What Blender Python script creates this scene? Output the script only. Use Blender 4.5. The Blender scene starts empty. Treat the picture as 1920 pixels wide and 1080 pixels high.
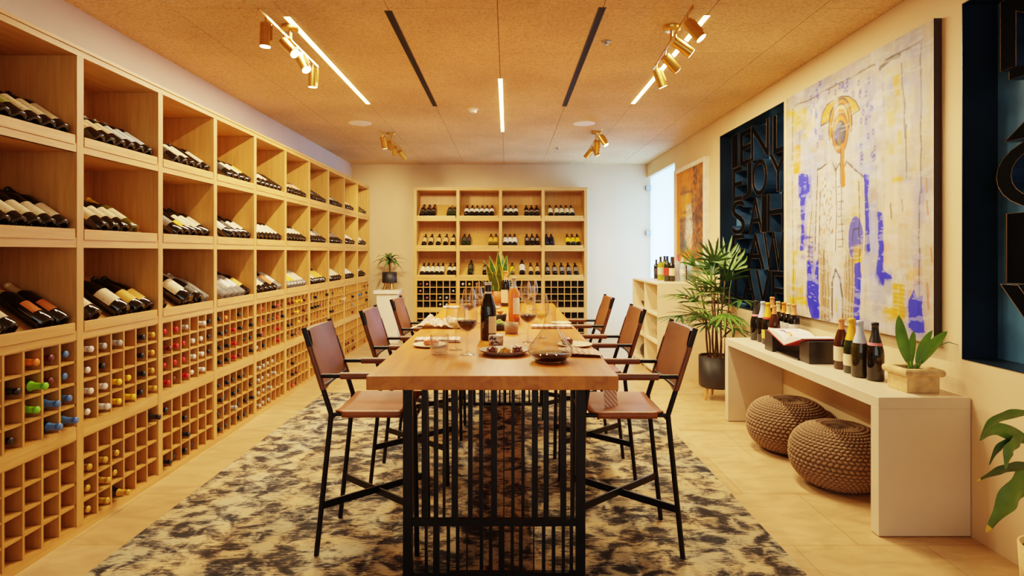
import bpy, bmesh, math, random
import numpy as np
from mathutils import Vector, Matrix, noise

rnd = random.Random(7)
sc = bpy.context.scene
col = sc.collection
PI = math.pi
u = 0.009            # one pixel of the photograph on the back wall, in metres
F = 1085.0           # focal length in pixels (of a 1920 wide frame)
CX, CY = 952.0, 474.0
EYE = 160 * u        # camera height
CEIL = EYE + 166 * u
YB = F * u           # back wall
XR, XL = 261 * u, -292 * u
YF = -1.6            # open side behind the camera

def W(px, py, Y):
    return Vector(((px - CX) * Y / F, Y, EYE - (py - CY) * Y / F))

# ------------------------------------------------------------------ materials
MATS = {}
def srgb(r, g, b):
    f = lambda c: (c / 255 / 12.92) if c / 255 <= 0.04045 else ((c / 255 + 0.055) / 1.055) ** 2.4
    return (f(r), f(g), f(b), 1)

def new_mat(name):
    m = bpy.data.materials.new(name)
    m.use_nodes = True
    nt = m.node_tree
    b = nt.nodes['Principled BSDF']
    return m, nt, b

def mat(name, rgb, rough=0.5, metal=0.0, var=0.06, scale=12.0, bump=0.0, spec=0.5, emis=None, emis_s=0.0, coat=0.0, stretch=(1, 1, 1)):
    """plain procedural material: base colour with a little noise variation"""
    if name in MATS: return MATS[name]
    m, nt, b = new_mat(name)
    c = srgb(*rgb)
    tc = nt.nodes.new('ShaderNodeTexCoord')
    mp = nt.nodes.new('ShaderNodeMapping'); mp.inputs['Scale'].default_value = stretch
    n = nt.nodes.new('ShaderNodeTexNoise'); n.inputs['Scale'].default_value = scale; n.inputs['Detail'].default_value = 4
    r = nt.nodes.new('ShaderNodeValToRGB')
    r.color_ramp.elements[0].position = 0.3; r.color_ramp.elements[1].position = 0.7
    r.color_ramp.elements[0].color = tuple(max(0, x * (1 - var * 2)) for x in c[:3]) + (1,)
    r.color_ramp.elements[1].color = tuple(min(1, x * (1 + var * 2)) for x in c[:3]) + (1,)
    nt.links.new(tc.outputs['Object'], mp.inputs['Vector'])
    nt.links.new(mp.outputs[0], n.inputs['Vector'])
    nt.links.new(n.outputs['Fac'], r.inputs['Fac'])
    nt.links.new(r.outputs['Color'], b.inputs['Base Color'])
    b.inputs['Roughness'].default_value = rough
    b.inputs['Metallic'].default_value = metal
    b.inputs['Specular IOR Level'].default_value = spec
    b.inputs['Coat Weight'].default_value = coat
    if bump:
        bp = nt.nodes.new('ShaderNodeBump'); bp.inputs['Strength'].default_value = bump; bp.inputs['Distance'].default_value = 0.004
        nt.links.new(n.outputs['Fac'], bp.inputs['Height']); nt.links.new(bp.outputs[0], b.inputs['Normal'])
    if emis:
        b.inputs['Emission Color'].default_value = srgb(*emis); b.inputs['Emission Strength'].default_value = emis_s
    MATS[name] = m
    return m

def wood(name, c1, c2, stretch, rough=0.5, scale=3.0, strips=0.0):
    if name in MATS: return MATS[name]
    m, nt, b = new_mat(name)
    tc = nt.nodes.new('ShaderNodeTexCoord')
    mp = nt.nodes.new('ShaderNodeMapping'); mp.inputs['Scale'].default_value = stretch
    n = nt.nodes.new('ShaderNodeTexNoise'); n.inputs['Scale'].default_value = scale; n.inputs['Detail'].default_value = 6; n.inputs['Distortion'].default_value = 0.6
    r = nt.nodes.new('ShaderNodeValToRGB')
    r.color_ramp.elements[0].position = 0.32; r.color_ramp.elements[1].position = 0.68
    r.color_ramp.elements[0].color = srgb(*c1); r.color_ramp.elements[1].color = srgb(*c2)
    nt.links.new(tc.outputs['Object'], mp.inputs[0]); nt.links.new(mp.outputs[0], n.inputs['Vector'])
    nt.links.new(n.outputs['Fac'], r.inputs['Fac']); nt.links.new(r.outputs[0], b.inputs['Base Color'])
    if strips:
        sp_ = nt.nodes.new('ShaderNodeSeparateXYZ'); nt.links.new(tc.outputs['Object'], sp_.inputs[0])
        m1 = nt.nodes.new('ShaderNodeMath'); m1.operation = 'MULTIPLY'; m1.inputs[1].default_value = strips; nt.links.new(sp_.outputs[0], m1.inputs[0])
        m2 = nt.nodes.new('ShaderNodeMath'); m2.operation = 'FLOOR'; nt.links.new(m1.outputs[0], m2.inputs[0])
        wn = nt.nodes.new('ShaderNodeTexWhiteNoise'); wn.noise_dimensions = '1D'; nt.links.new(m2.outputs[0], wn.inputs['W'])
        m3 = nt.nodes.new('ShaderNodeMath'); m3.operation = 'MULTIPLY_ADD'; m3.inputs[1].default_value = .26; m3.inputs[2].default_value = .86; nt.links.new(wn.outputs['Value'], m3.inputs[0])
        mx = nt.nodes.new('ShaderNodeMix'); mx.data_type = 'RGBA'; mx.blend_type = 'MULTIPLY'; mx.inputs[0].default_value = 1.0
        nt.links.new(r.outputs[0], mx.inputs[6]); nt.links.new(m3.outputs[0], mx.inputs[7]); nt.links.new(mx.outputs[2], b.inputs['Base Color'])
    b.inputs['Roughness'].default_value = rough
    bp = nt.nodes.new('ShaderNodeBump'); bp.inputs['Strength'].default_value = 0.15; bp.inputs['Distance'].default_value = 0.002
    nt.links.new(n.outputs['Fac'], bp.inputs['Height']); nt.links.new(bp.outputs[0], b.inputs['Normal'])
    MATS[name] = m
    return m

def glass(name, tint=(255, 255, 255), tintfac=1.0, gl_rough=0.02):
    """thin clear glass: transparent with a fresnel mirror on top"""
    if name in MATS: return MATS[name]
    m = bpy.data.materials.new(name); m.use_nodes = True
    nt = m.node_tree; nt.nodes.remove(nt.nodes['Principled BSDF'])
    out = nt.nodes['Material Output']
    tr = nt.nodes.new('ShaderNodeBsdfTransparent'); tr.inputs[0].default_value = srgb(*tint)
    gl = nt.nodes.new('ShaderNodeBsdfGlossy'); gl.inputs['Roughness'].default_value = gl_rough
    lw0 = nt.nodes.new('ShaderNodeLayerWeight'); lw0.inputs[0].default_value = 0.5
    lw1 = nt.nodes.new('ShaderNodeMath'); lw1.operation = 'POWER'; lw1.inputs[1].default_value = 2.2
    lw = nt.nodes.new('ShaderNodeMath'); lw.operation = 'MULTIPLY_ADD'; lw.inputs[1].default_value = 0.9; lw.inputs[2].default_value = 0.05
    nt.links.new(lw0.outputs['Facing'], lw1.inputs[0]); nt.links.new(lw1.outputs[0], lw.inputs[0])
    nz = nt.nodes.new('ShaderNodeTexNoise'); nz.inputs['Scale'].default_value = 30
    mu = nt.nodes.new('ShaderNodeMath'); mu.operation = 'MULTIPLY_ADD'; mu.inputs[1].default_value = 0.02
    mx = nt.nodes.new('ShaderNodeMixShader')
    nt.links.new(nz.outputs['Fac'], mu.inputs[0]); nt.links.new(lw.outputs[0], mu.inputs[2])
    nt.links.new(mu.outputs[0], mx.inputs[0]); nt.links.new(tr.outputs[0], mx.inputs[1]); nt.links.new(gl.outputs[0], mx.inputs[2])
    nt.links.new(mx.outputs[0], out.inputs[0])
    MATS[name] = m
    return m

def vcol_mat(name, rough=0.6, bump=0.0):
    if name in MATS: return MATS[name]
    m, nt, b = new_mat(name)
    a = nt.nodes.new('ShaderNodeAttribute'); a.attribute_name = 'paint'
    n = nt.nodes.new('ShaderNodeTexNoise'); n.inputs['Scale'].default_value = 60
    nt.links.new(a.outputs['Color'], b.inputs['Base Color'])
    b.inputs['Roughness'].default_value = rough
    bp = nt.nodes.new('ShaderNodeBump'); bp.inputs['Strength'].default_value = 0.2; bp.inputs['Distance'].default_value = 0.002
    nt.links.new(n.outputs['Fac'], bp.inputs['Height']); nt.links.new(bp.outputs[0], b.inputs['Normal'])
    MATS[name] = m
    return m

# ------------------------------------------------------------------ mesh builder
class MB:
    def __init__(s): s.v = []; s.f = []; s.m = []; s.sm = []
    def add(s, verts, faces, m=0, smooth=False):
        o = len(s.v); s.v += [tuple(p) for p in verts]
        for f in faces: s.f.append([i + o for i in f]); s.m.append(m); s.sm.append(smooth)
        return s
    def box(s, x0, x1, y0, y1, z0, z1, m=0):
        if x0 > x1: x0, x1 = x1, x0
        if y0 > y1: y0, y1 = y1, y0
        if z0 > z1: z0, z1 = z1, z0
        v = [(x0,y0,z0),(x1,y0,z0),(x1,y1,z0),(x0,y1,z0),(x0,y0,z1),(x1,y0,z1),(x1,y1,z1),(x0,y1,z1)]
        return s.add(v, [(0,3,2,1),(4,5,6,7),(0,1,5,4),(1,2,6,5),(2,3,7,6),(3,0,4,7)], m)
    def bbox(s, x0, x1, y0, y1, z0, z1, b=0.004, m=0, seg=2):
        """box with rounded edges"""
        bm = bmesh.new()
        bmesh.ops.create_cube(bm, size=1)
        for v in bm.verts: v.co = Vector(((x0+x1)/2 + v.co.x*abs(x1-x0), (y0+y1)/2 + v.co.y*abs(y1-y0), (z0+z1)/2 + v.co.z*abs(z1-z0)))
        bmesh.ops.bevel(bm, geom=bm.edges[:], offset=b, segments=seg, affect='EDGES', profile=0.5)
        bm.verts.index_update()
        s.add([v.co.copy() for v in bm.verts], [[v.index for v in f.verts] for f in bm.faces], m, False)
        bm.free(); return s
    def tube(s, pts, r, seg=8, caps=True, m=0, smooth=True, sq=False):
        pts = [Vector(p) for p in pts]; n = len(pts)
        rs = r if isinstance(r, (list, tuple)) else [r] * n
        rings = []; ref = None
        for i in range(n):
            t = (pts[min(i+1, n-1)] - pts[max(i-1, 0)])
            t = t.normalized() if t.length > 1e-9 else Vector((0,0,1))
            if ref is None:
                ref = Vector((0,0,1)) if abs(t.z) < 0.9 else Vector((0,1,0))
            x = ref - t * ref.dot(t)
            if x.length < 1e-6: x = t.orthogonal()
            x.normalize(); ref = x; y = t.cross(x)
            ring = []
            for k in range(seg):
                a = 2*PI*(k + (0.5 if sq else 0))/seg
                ring.append(pts[i] + (x*math.cos(a) + y*math.sin(a)) * rs[i] * (1.4142 if sq else 1))
            rings.append(ring)
        v = [p for ring in rings for p in ring]; f = []
        for i in range(n-1):
            for k in range(seg):
                k2 = (k+1) % seg
                f.append((i*seg+k, i*seg+k2, (i+1)*seg+k2, (i+1)*seg+k))
        s.add(v, f, m, smooth and not sq)
        if caps:
            s.add(rings[0], [tuple(reversed(range(seg)))], m); s.add(rings[-1], [tuple(range(seg))], m)
        return s
    def sqbar(s, p0, p1, hw, m=0): return s.tube([p0, p1], hw, 4, True, m, False, True)
    def flat(s, p0, p1, w, h, m=0, up=(0,0,1)):
        """rectangular bar from p0 to p1; w across, h along up"""
        p0, p1 = Vector(p0), Vector(p1); t = (p1-p0).normalized(); up = Vector(up)
        x = t.cross(up).normalized(); y = x.cross(t).normalized()
        v = []
        for p in (p0, p1):
            for a, b in ((-1,-1),(1,-1),(1,1),(-1,1)): v.append(p + x*a*w/2 + y*b*h/2)
        return s.add(v, [(3,2,1,0),(4,5,6,7),(0,1,5,4),(1,2,6,5),(2,3,7,6),(3,0,4,7)], m)
    def lathe(s, prof, seg=16, c=(0,0,0), m=0, smooth=True, sx=1, sy=1, arc=None):
        """prof: (radius, z) list turned about z"""
        v = []; f = []; n = len(prof)
        a0, a1 = arc if arc else (0, 2*PI)
        cols = seg if not arc else seg + 1
        for (r, z) in prof:
            for k in range(cols):
                a = a0 + (a1-a0)*k/seg
                v.append((c[0]+r*math.cos(a)*sx, c[1]+r*math.sin(a)*sy, c[2]+z))
        for i in range(n-1):
            for k in range(seg):
                k2 = (k+1) % cols
                f.append((i*cols+k, i*cols+k2, (i+1)*cols+k2, (i+1)*cols+k))
        return s.add(v, f, m, smooth)
    def prism(s, poly, z0, z1, m=0, ax='z'):
        n = len(poly)
        P = lambda a, b, c: {'z': (a, b, c), 'y': (a, c, b), 'x': (c, a, b)}[ax]
        v = [P(a, b, z0) for a, b in poly] + [P(a, b, z1) for a, b in poly]
        f = [tuple(reversed(range(n))), tuple(range(n, 2*n))] + [(i, (i+1) % n, n+(i+1) % n, n+i) for i in range(n)]
        return s.add(v, f, m)
    def grid(s, fn, nu, nv, m=0, smooth=True):
        v = [fn(i/nu, j/nv) for j in range(nv+1) for i in range(nu+1)]
        f = [(j*(nu+1)+i, j*(nu+1)+i+1, (j+1)*(nu+1)+i+1, (j+1)*(nu+1)+i) for j in range(nv) for i in range(nu)]
        return s.add(v, f, m, smooth)
    def xform(s, M):
        s.v = [tuple(M @ Vector(p)) for p in s.v]; return s
    def mesh(s, name, mats):
        me = bpy.data.meshes.new(name)
        me.from_pydata(s.v, [], s.f)
        if not isinstance(mats, (list, tuple)): mats = [mats]
        for mt in mats: me.materials.append(mt)
        me.polygons.foreach_set('material_index', s.m)
        me.polygons.foreach_set('use_smooth', s.sm)
        me.update()
        return me
    def build(s, name, mats, parent=None, org=None, fix=False):
        if org is not None:
            o_ = Vector(org); s.v = [tuple(Vector(p) - o_) for p in s.v]
        me = s.mesh(name, mats)
        if fix:
            bm = bmesh.new(); bm.from_mesh(me); bmesh.ops.recalc_face_normals(bm, faces=bm.faces[:]); bm.to_mesh(me); bm.free()
        o = bpy.data.objects.new(name, me); col.objects.link(o)
        if parent: o.parent = parent
        elif org is not None: o.location = org
        return o

def tag(o, label=None, cat=None, group=None, kind=None):
    if label: o['label'] = label
    if cat: o['category'] = cat
    if group: o['group'] = group
    if kind: o['kind'] = kind
    return o
def empty(name, loc, label, cat, group=None, rz=0.0):
    o = bpy.data.objects.new(name, None); col.objects.link(o)
    o.empty_display_size = 0.05
    o.location = loc; o.rotation_euler = (0, 0, rz)
    return tag(o, label, cat, group)
def struct(name, mb, m, label):
    o = mb.build(name, m, fix=False); return tag(o, label, name.split('_')[0], kind='structure')
def dup(o, parent=None):
    c = o.copy(); col.objects.link(c)
    if parent: c.parent = parent
    for ch in list(o.children): dup(ch, c)
    return c
ORD = 'first second third fourth fifth sixth seventh eighth ninth tenth eleventh twelfth'.split()

# ------------------------------------------------------------------ palette
OAKV = wood('oak_upright', (180, 130, 66), (200, 150, 84), (14, 14, 1.0))
OAKH = wood('oak_lengthwise', (182, 132, 68), (204, 154, 88), (14, 1.0, 14))
OAKX = wood('oak_crosswise', (182, 132, 68), (204, 154, 88), (1.0, 14, 14))
OAKD = wood('oak_inside', (172, 120, 58), (190, 138, 70), (14, 14, 1.0))
TABLEW = wood('table_oak', (164, 92, 18), (192, 122, 32), (9, 0.9, 9), rough=0.34, scale=2.5, strips=10.5)
CREAM = mat('wall_paint', (220, 193, 152), 0.75, var=0.015, scale=3)
GREYW = mat('wall_paint_cool', (212, 196, 182), 0.75, var=0.015, scale=3)
WHITE = mat('white_lacquer', (210, 192, 164), 0.4, var=0.01)
BLACKM = mat('black_steel', (30, 28, 28), 0.42, metal=0.6, var=0.1)
LEATHER = mat('tan_leather', (136, 72, 18), 0.5, var=0.12, scale=9, bump=0.12)
LEATHERB = mat('brown_leather', (108, 62, 28), 0.46, var=0.12, scale=9, bump=0.12)
BRASS = mat('brushed_brass', (205, 160, 80), 0.28, metal=1.0, var=0.05, stretch=(1, 1, 20))
SOIL = mat('soil', (62, 44, 30), 0.95, var=0.3, scale=120, bump=1.0)
BLACKP = mat('black_pot', (34, 33, 34), 0.5, var=0.06)
DARKG = mat('dark_bottle_glass', (13, 12, 9), 0.07, var=0.1, spec=0.6)
GREENG = mat('green_bottle_glass', (26, 38, 14), 0.06, var=0.1, spec=0.6)
OLIVEG = mat('olive_bottle_glass', (84, 72, 24), 0.06, var=0.1)
YELG = mat('yellow_green_glass', (150, 150, 40), 0.06, var=0.1)
NAVYG = mat('navy_bottle_glass', (26, 26, 44), 0.1, var=0.1)
CLEARB = mat('pale_bottle_glass', (190, 186, 190), 0.06, var=0.05)
CLEARBLUE = mat('pale_blue_bottle_glass', (160, 188, 192), 0.06, var=0.05)
AMBERG = mat('amber_bottle_glass', (54, 27, 9), 0.06, var=0.1)
BROWNG = mat('brown_green_bottle_glass', (44, 38, 12), 0.06, var=0.1)
SILVERG = mat('silvery_bottle_glass', (120, 118, 116), 0.08, var=0.2, scale=25)

# ------------------------------------------------------------------ camera
cam = bpy.data.cameras.new('camera'); camo = bpy.data.objects.new('camera', cam); col.objects.link(camo)
cam.sensor_width = 36; cam.lens = F / 1920 * 36
camo.location = (0, 0, EYE); camo.rotation_euler = (PI/2, 0, 0)
cam.shift_x = 8 / 1920; cam.shift_y = -66 / 1920
cam.clip_start = 0.05
sc.camera = camo

# ------------------------------------------------------------------ room shell
def floor_mat():
    m, nt, b = new_mat('travertine')
    tc = nt.nodes.new('ShaderNodeTexCoord')
    mp = nt.nodes.new('ShaderNodeMapping'); mp.inputs['Location'].default_value = (0.22, 0.2, 0)
    br = nt.nodes.new('ShaderNodeTexBrick')
    br.inputs['Scale'].default_value = 1.0; br.inputs['Brick Width'].default_value = 0.65; br.inputs['Row Height'].default_value = 0.61
    br.inputs['Mortar Size'].default_value = 0.0025; br.inputs['Mortar Smooth'].default_value = 0.2
    br.inputs['Color1'].default_value = srgb(198, 164, 122); br.inputs['Color2'].default_value = srgb(184, 150, 106); br.inputs['Mortar'].default_value = srgb(150, 116, 70)
    n = nt.nodes.new('ShaderNodeTexNoise'); n.inputs['Scale'].default_value = 3.5; n.inputs['Detail'].default_value = 9; n.inputs['Distortion'].default_value = 1.2
    mp2 = nt.nodes.new('ShaderNodeMapping'); mp2.inputs['Scale'].default_value = (1, 2.2, 1)
    r = nt.nodes.new('ShaderNodeValToRGB'); r.color_ramp.elements[0].position = 0.35; r.color_ramp.elements[1].position = 0.65
    r.color_ramp.elements[0].color = (0.72, 0.68, 0.62, 1); r.color_ramp.elements[1].color = (1.06, 1.04, 1.0, 1)
    mx = nt.nodes.new('ShaderNodeMix'); mx.data_type = 'RGBA'; mx.blend_type = 'MULTIPLY'; mx.inputs[0].default_value = 0.8
    nt.links.new(tc.outputs['Object'], mp.inputs[0]); nt.links.new(mp.outputs[0], br.inputs['Vector'])
    nt.links.new(tc.outputs['Object'], mp2.inputs[0]); nt.links.new(mp2.outputs[0], n.inputs['Vector'])
    nt.links.new(n.outputs['Fac'], r.inputs[0])
    nt.links.new(br.outputs['Color'], mx.inputs[6]); nt.links.new(r.outputs[0], mx.inputs[7]); nt.links.new(mx.outputs[2], b.inputs['Base Color'])
    b.inputs['Roughness'].default_value = 0.38
    bp = nt.nodes.new('ShaderNodeBump'); bp.inputs['Strength'].default_value = 0.3; bp.inputs['Distance'].default_value = 0.002; bp.invert = True
    nt.links.new(br.outputs['Fac'], bp.inputs['Height']); nt.links.new(bp.outputs[0], b.inputs['Normal'])
    return m
struct('floor', MB().box(XL-0.2, XR+1.6, YF, YB+0.2, -0.1, 0), floor_mat(), 'pale travertine tile floor running under the rug')

def ceil_mat():
    m, nt, b = new_mat('wood_wool_panel')
    tc = nt.nodes.new('ShaderNodeTexCoord')
    n = nt.nodes.new('ShaderNodeTexNoise'); n.inputs['Scale'].default_value = 55; n.inputs['Detail'].default_value = 5; n.inputs['Roughness'].default_value = 0.75
    mp = nt.nodes.new('ShaderNodeMapping'); mp.inputs['Scale'].default_value = (1, 1.6, 1)
    n2 = nt.nodes.new('ShaderNodeTexNoise'); n2.inputs['Scale'].default_value = 1.1; n2.inputs['Detail'].default_value = 5
    r = nt.nodes.new('ShaderNodeValToRGB'); r.color_ramp.elements[0].position = 0.36; r.color_ramp.elements[1].position = 0.56
    r.color_ramp.elements[0].color = srgb(190, 150, 100); r.color_ramp.elements[1].color = srgb(232, 198, 146)
    r2 = nt.nodes.new('ShaderNodeValToRGB'); r2.color_ramp.elements[0].color = (0.78, 0.74, 0.7, 1); r2.color_ramp.elements[1].color = (1.1, 1.1, 1.1, 1)
    r2.color_ramp.elements[0].position = 0.3; r2.color_ramp.elements[1].position = 0.7
    mx = nt.nodes.new('ShaderNodeMix'); mx.data_type = 'RGBA'; mx.blend_type = 'MULTIPLY'; mx.inputs[0].default_value = 1.0
    nt.links.new(tc.outputs['Object'], mp.inputs[0]); nt.links.new(mp.outputs[0], n.inputs['Vector']); nt.links.new(tc.outputs['Object'], n2.inputs['Vector'])
    nt.links.new(n.outputs['Fac'], r.inputs[0]); nt.links.new(n2.outputs['Fac'], r2.inputs[0])
    nt.links.new(r.outputs[0], mx.inputs[6]); nt.links.new(r2.outputs[0], mx.inputs[7]); nt.links.new(mx.outputs[2], b.inputs['Base Color'])
    b.inputs['Roughness'].default_value = 0.9
    bp = nt.nodes.new('ShaderNodeBump'); bp.inputs['Strength'].default_value = 0.5; bp.inputs['Distance'].default_value = 0.003
    nt.links.new(n.outputs['Fac'], bp.inputs['Height']); nt.links.new(bp.outputs[0], b.inputs['Normal'])
    return m
SEAM = mat('seam_backing', (84, 58, 32), 0.95)  # dark backing board that shows through the gaps between panels
cb = MB().box(XL-0.2, XR+1.6, YF, YB+0.2, CEIL+0.012, CEIL+0.12, 1)
seams_x = [-376, -301.5, -228, -155, -81.5, -7, 64.5, 139, 212, 285.5]
for k in range(len(seams_x)-1):
    x0, x1 = seams_x[k]*u, seams_x[k+1]*u
    if x1 < XL - 0.2 or x0 > XR + 0.2: continue
    x0 = max(x0, XL); x1 = min(x1, XR)
    off = 393 if k % 2 == 0 else 481
    ys = [YF] + [v for v in [(off + 266*j)*u for j in range(-4, 4)] if YF < v < YB] + [YB]
    g = 0.0022
    for a, b_ in zip(ys[:-1], ys[1:]):
        cb.box(x0+g, x1-g, a+g, b_-g, CEIL, CEIL+0.0125, 0)
struct('ceiling', cb, [ceil_mat(), SEAM], 'tan wood-wool panel ceiling with staggered seams')
struct('wall_left', MB().box(XL-0.15, XL, YF, YB, 0, CEIL), GREYW, 'pale grey painted wall above the long wine rack')
struct('wall_back', MB().box(XL-0.15, XR+1.5, YB, YB+0.15, 0, CEIL), CREAM, 'cream painted back wall behind the square wine rack')
# right wall with the glazed opening and two letter niches
OY0, OY1, OZ1 = 8.14, YB - 0.02, EYE + 141*u
N1 = (4.92, 6.40, EYE - 62*u, EYE + 143*u)
N2 = (1.75, 2.99, EYE - 61*u, EYE + 143*u)
TH = 0.30
wr = MB()
def wallpiece(y0, y1, z0, z1): wr.box(XR, XR+TH, y0, y1, z0, z1)
wallpiece(YF, N2[0], 0, CEIL)
for n_ in (N2, N1):
    wallpiece(n_[0], n_[1], 0, n_[2]); wallpiece(n_[0], n_[1], n_[3], CEIL)
wallpiece(N2[1], N1[0], 0, CEIL)
wallpiece(N1[1], OY0, 0, CEIL)
wallpiece(OY0, YB, OZ1, CEIL)
wallpiece(OY0, YB, 0, 0.02)
struct('wall_right', wr, CREAM, 'cream painted right wall with recessed letter niches')
struct('baseboard_right', MB().box(XR-0.012, XR, 5.02, 8.12, 0, 0.07), CREAM, 'low cream baseboard along the right wall')

# frosted glazing
def frosted():
    m = bpy.data.materials.new('frosted_glass'); m.use_nodes = True
    nt = m.node_tree; nt.nodes.remove(nt.nodes['Principled BSDF']); out = nt.nodes['Material Output']
    t = nt.nodes.new('ShaderNodeBsdfTranslucent'); g = nt.nodes.new('ShaderNodeBsdfGlossy'); g.inputs['Roughness'].default_value = 0.3
    n = nt.nodes.new('ShaderNodeTexNoise'); n.inputs['Scale'].default_value = 1.4
    r = nt.nodes.new('ShaderNodeValToRGB'); r.color_ramp.elements[0].color = srgb(214, 232, 244); r.color_ramp.elements[1].color = srgb(250, 252, 255)
    mx = nt.nodes.new('ShaderNodeMixShader'); mx.inputs[0].default_value = 0.06
    nt.links.new(n.outputs['Fac'], r.inputs[0]); nt.links.new(r.outputs[0], t.inputs[0])
    nt.links.new(t.outputs[0], mx.inputs[1]); nt.links.new(g.outputs[0], mx.inputs[2]); nt.links.new(mx.outputs[0], out.inputs[0])
    return m
w1 = MB().box(XR+0.05, XR+0.062, OY0+0.01, OY1-0.01, 0.02, OZ1-0.002).build('door_1', frosted())
tag(w1, 'bright frosted glass door leaf in the back right opening', 'door', kind='structure')
STEEL = mat('satin_steel', (150, 146, 138), 0.35, metal=0.9)
for zz in (EYE + 121*u, EYE + 37*u):
    MB().bbox(XR-0.03, XR+0.075, OY1-0.06, OY1+0.004, zz-0.04, zz+0.04, 0.003).build('hinge', STEEL, w1)
MB().box(XR+0.045, XR+0.067, OY1-0.012, OY1-0.002, 0.02, OZ1-0.002).build('edge_seal', STEEL, w1)

# rug
def rug_mat():
    m, nt, b = new_mat('distressed_rug')
    tc = nt.nodes.new('ShaderNodeTexCoord')
    def nz(scale, stretch, det=6, dist=0.0, rough=0.6):
        mp = nt.nodes.new('ShaderNodeMapping'); mp.inputs['Scale'].default_value = stretch
        n = nt.nodes.new('ShaderNodeTexNoise'); n.inputs['Scale'].default_value = scale; n.inputs['Detail'].default_value = det; n.inputs['Distortion'].default_value = dist; n.inputs['Roughness'].default_value = rough
        nt.links.new(tc.outputs['Object'], mp.inputs[0]); nt.links.new(mp.outputs[0], n.inputs['Vector']); return n.outputs['Fac']
    def math_(op, a, b_, c=None):
        k = nt.nodes.new('ShaderNodeMath'); k.operation = op
        for i, x in enumerate((a, b_, c)):
            if x is None: continue
            if isinstance(x, (int, float)): k.inputs[i].default_value = x
            else: nt.links.new(x, k.inputs[i])
        return k.outputs[0]
    big = nz(8.6, (1, 1.2, 1), 5, 0.7, 0.62)                    # floral patches
    vo = nt.nodes.new('ShaderNodeTexVoronoi'); vo.inputs['Scale'].default_value = 2.6; vo.feature = 'SMOOTH_F1'
    nt.links.new(tc.outputs['Object'], vo.inputs['Vector'])
    rings = math_('MULTIPLY', math_('SINE', math_('MULTIPLY', vo.outputs['Distance'], 24.0), 0), 0.06)
    streak = nz(1.0, (14, 150, 14), 4, 0.3, 0.75)           # worn weft streaks
    fine = nz(60, (0.7, 1.6, 1), 3)
    s1 = math_('ADD', big, rings)
    s2 = math_('ADD', s1, math_('MULTIPLY', math_('SUBTRACT', streak, 0.5), 0.72))
    s3 = math_('ADD', s2, math_('MULTIPLY', math_('SUBTRACT', fine, 0.5), 0.22))
    r = nt.nodes.new('ShaderNodeValToRGB')
    e = r.color_ramp.elements
    e[0].position = 0.38; e[0].color = srgb(50, 48, 50)
    e[1].position = 0.60; e[1].color = srgb(188, 166, 128)
    k = e.new(0.465); k.color = srgb(86, 80, 76)
    k = e.new(0.515); k.color = srgb(140, 124, 102)
    nt.links.new(s3, r.inputs[0])
    hue = nz(3.0, (1, 1, 1), 2)
    rb = nt.nodes.new('ShaderNodeValToRGB'); rb.color_ramp.elements[0].position = 0.38; rb.color_ramp.elements[1].position = 0.62
    rb.color_ramp.elements[0].color = (0.84, 0.95, 1.08, 1); rb.color_ramp.elements[1].color = (1.06, 1.0, 0.92, 1)
    nt.links.new(hue, rb.inputs[0])
    mx = nt.nodes.new('ShaderNodeMix'); mx.data_type = 'RGBA'; mx.blend_type = 'MULTIPLY'; mx.inputs[0].default_value = 1.0
    nt.links.new(r.outputs[0], mx.inputs[6]); nt.links.new(rb.outputs[0], mx.inputs[7]); nt.links.new(mx.outputs[2], b.inputs['Base Color'])
    b.inputs['Roughness'].default_value = 0.95; b.inputs['Specular IOR Level'].default_value = 0.1
    bp = nt.nodes.new('ShaderNodeBump'); bp.inputs['Strength'].default_value = 0.5; bp.inputs['Distance'].default_value = 0.004
    nt.links.new(s3, bp.inputs['Height']); nt.links.new(bp.outputs[0], b.inputs['Normal'])
    return m
RUGZ = 0.010
rug = MB().bbox(-209*u, 148*u, 1.55, 5.92, 0.0, RUGZ, 0.004).build('rug', rug_mat())
tag(rug, 'large distressed cream and charcoal rug under the dining table', 'rug')

# ------------------------------------------------------------------ wine racks
# a rack is built in its own frame: x along its front, y = 0 at the front face going back, z up
P_ = 76.4*u; ST = 5.4*u; DEP = 0.42
Z_TOP = EYE + 116*u
SHELVES = [(EYE + 57*u, EYE + 66.5*u), (EYE + 3*u, EYE + 13.5*u), (EYE - 49.5*u, EYE - 39.5*u)]
G1 = (EYE - 98.5*u, EYE - 49.5*u); G2 = (EYE - 155.5*u, EYE - 106*u)
TILT = math.radians(34)
def cell_z(row):
    z0, z1 = (G1 if row < 4 else G2); k = row % 4
    h = (z1 - z0)/4
    return z1 - (k+1)*h + 0.006, z1 - k*h - 0.006
def cell_x(bay, c):
    x0 = bay*P_ + ST/2; w = (P_ - ST)/6
    return x0 + c*w + 0.006, x0 + (c+1)*w - 0.006
BACKING = mat('dark_backing', (26, 18, 12), 0.9)

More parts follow.
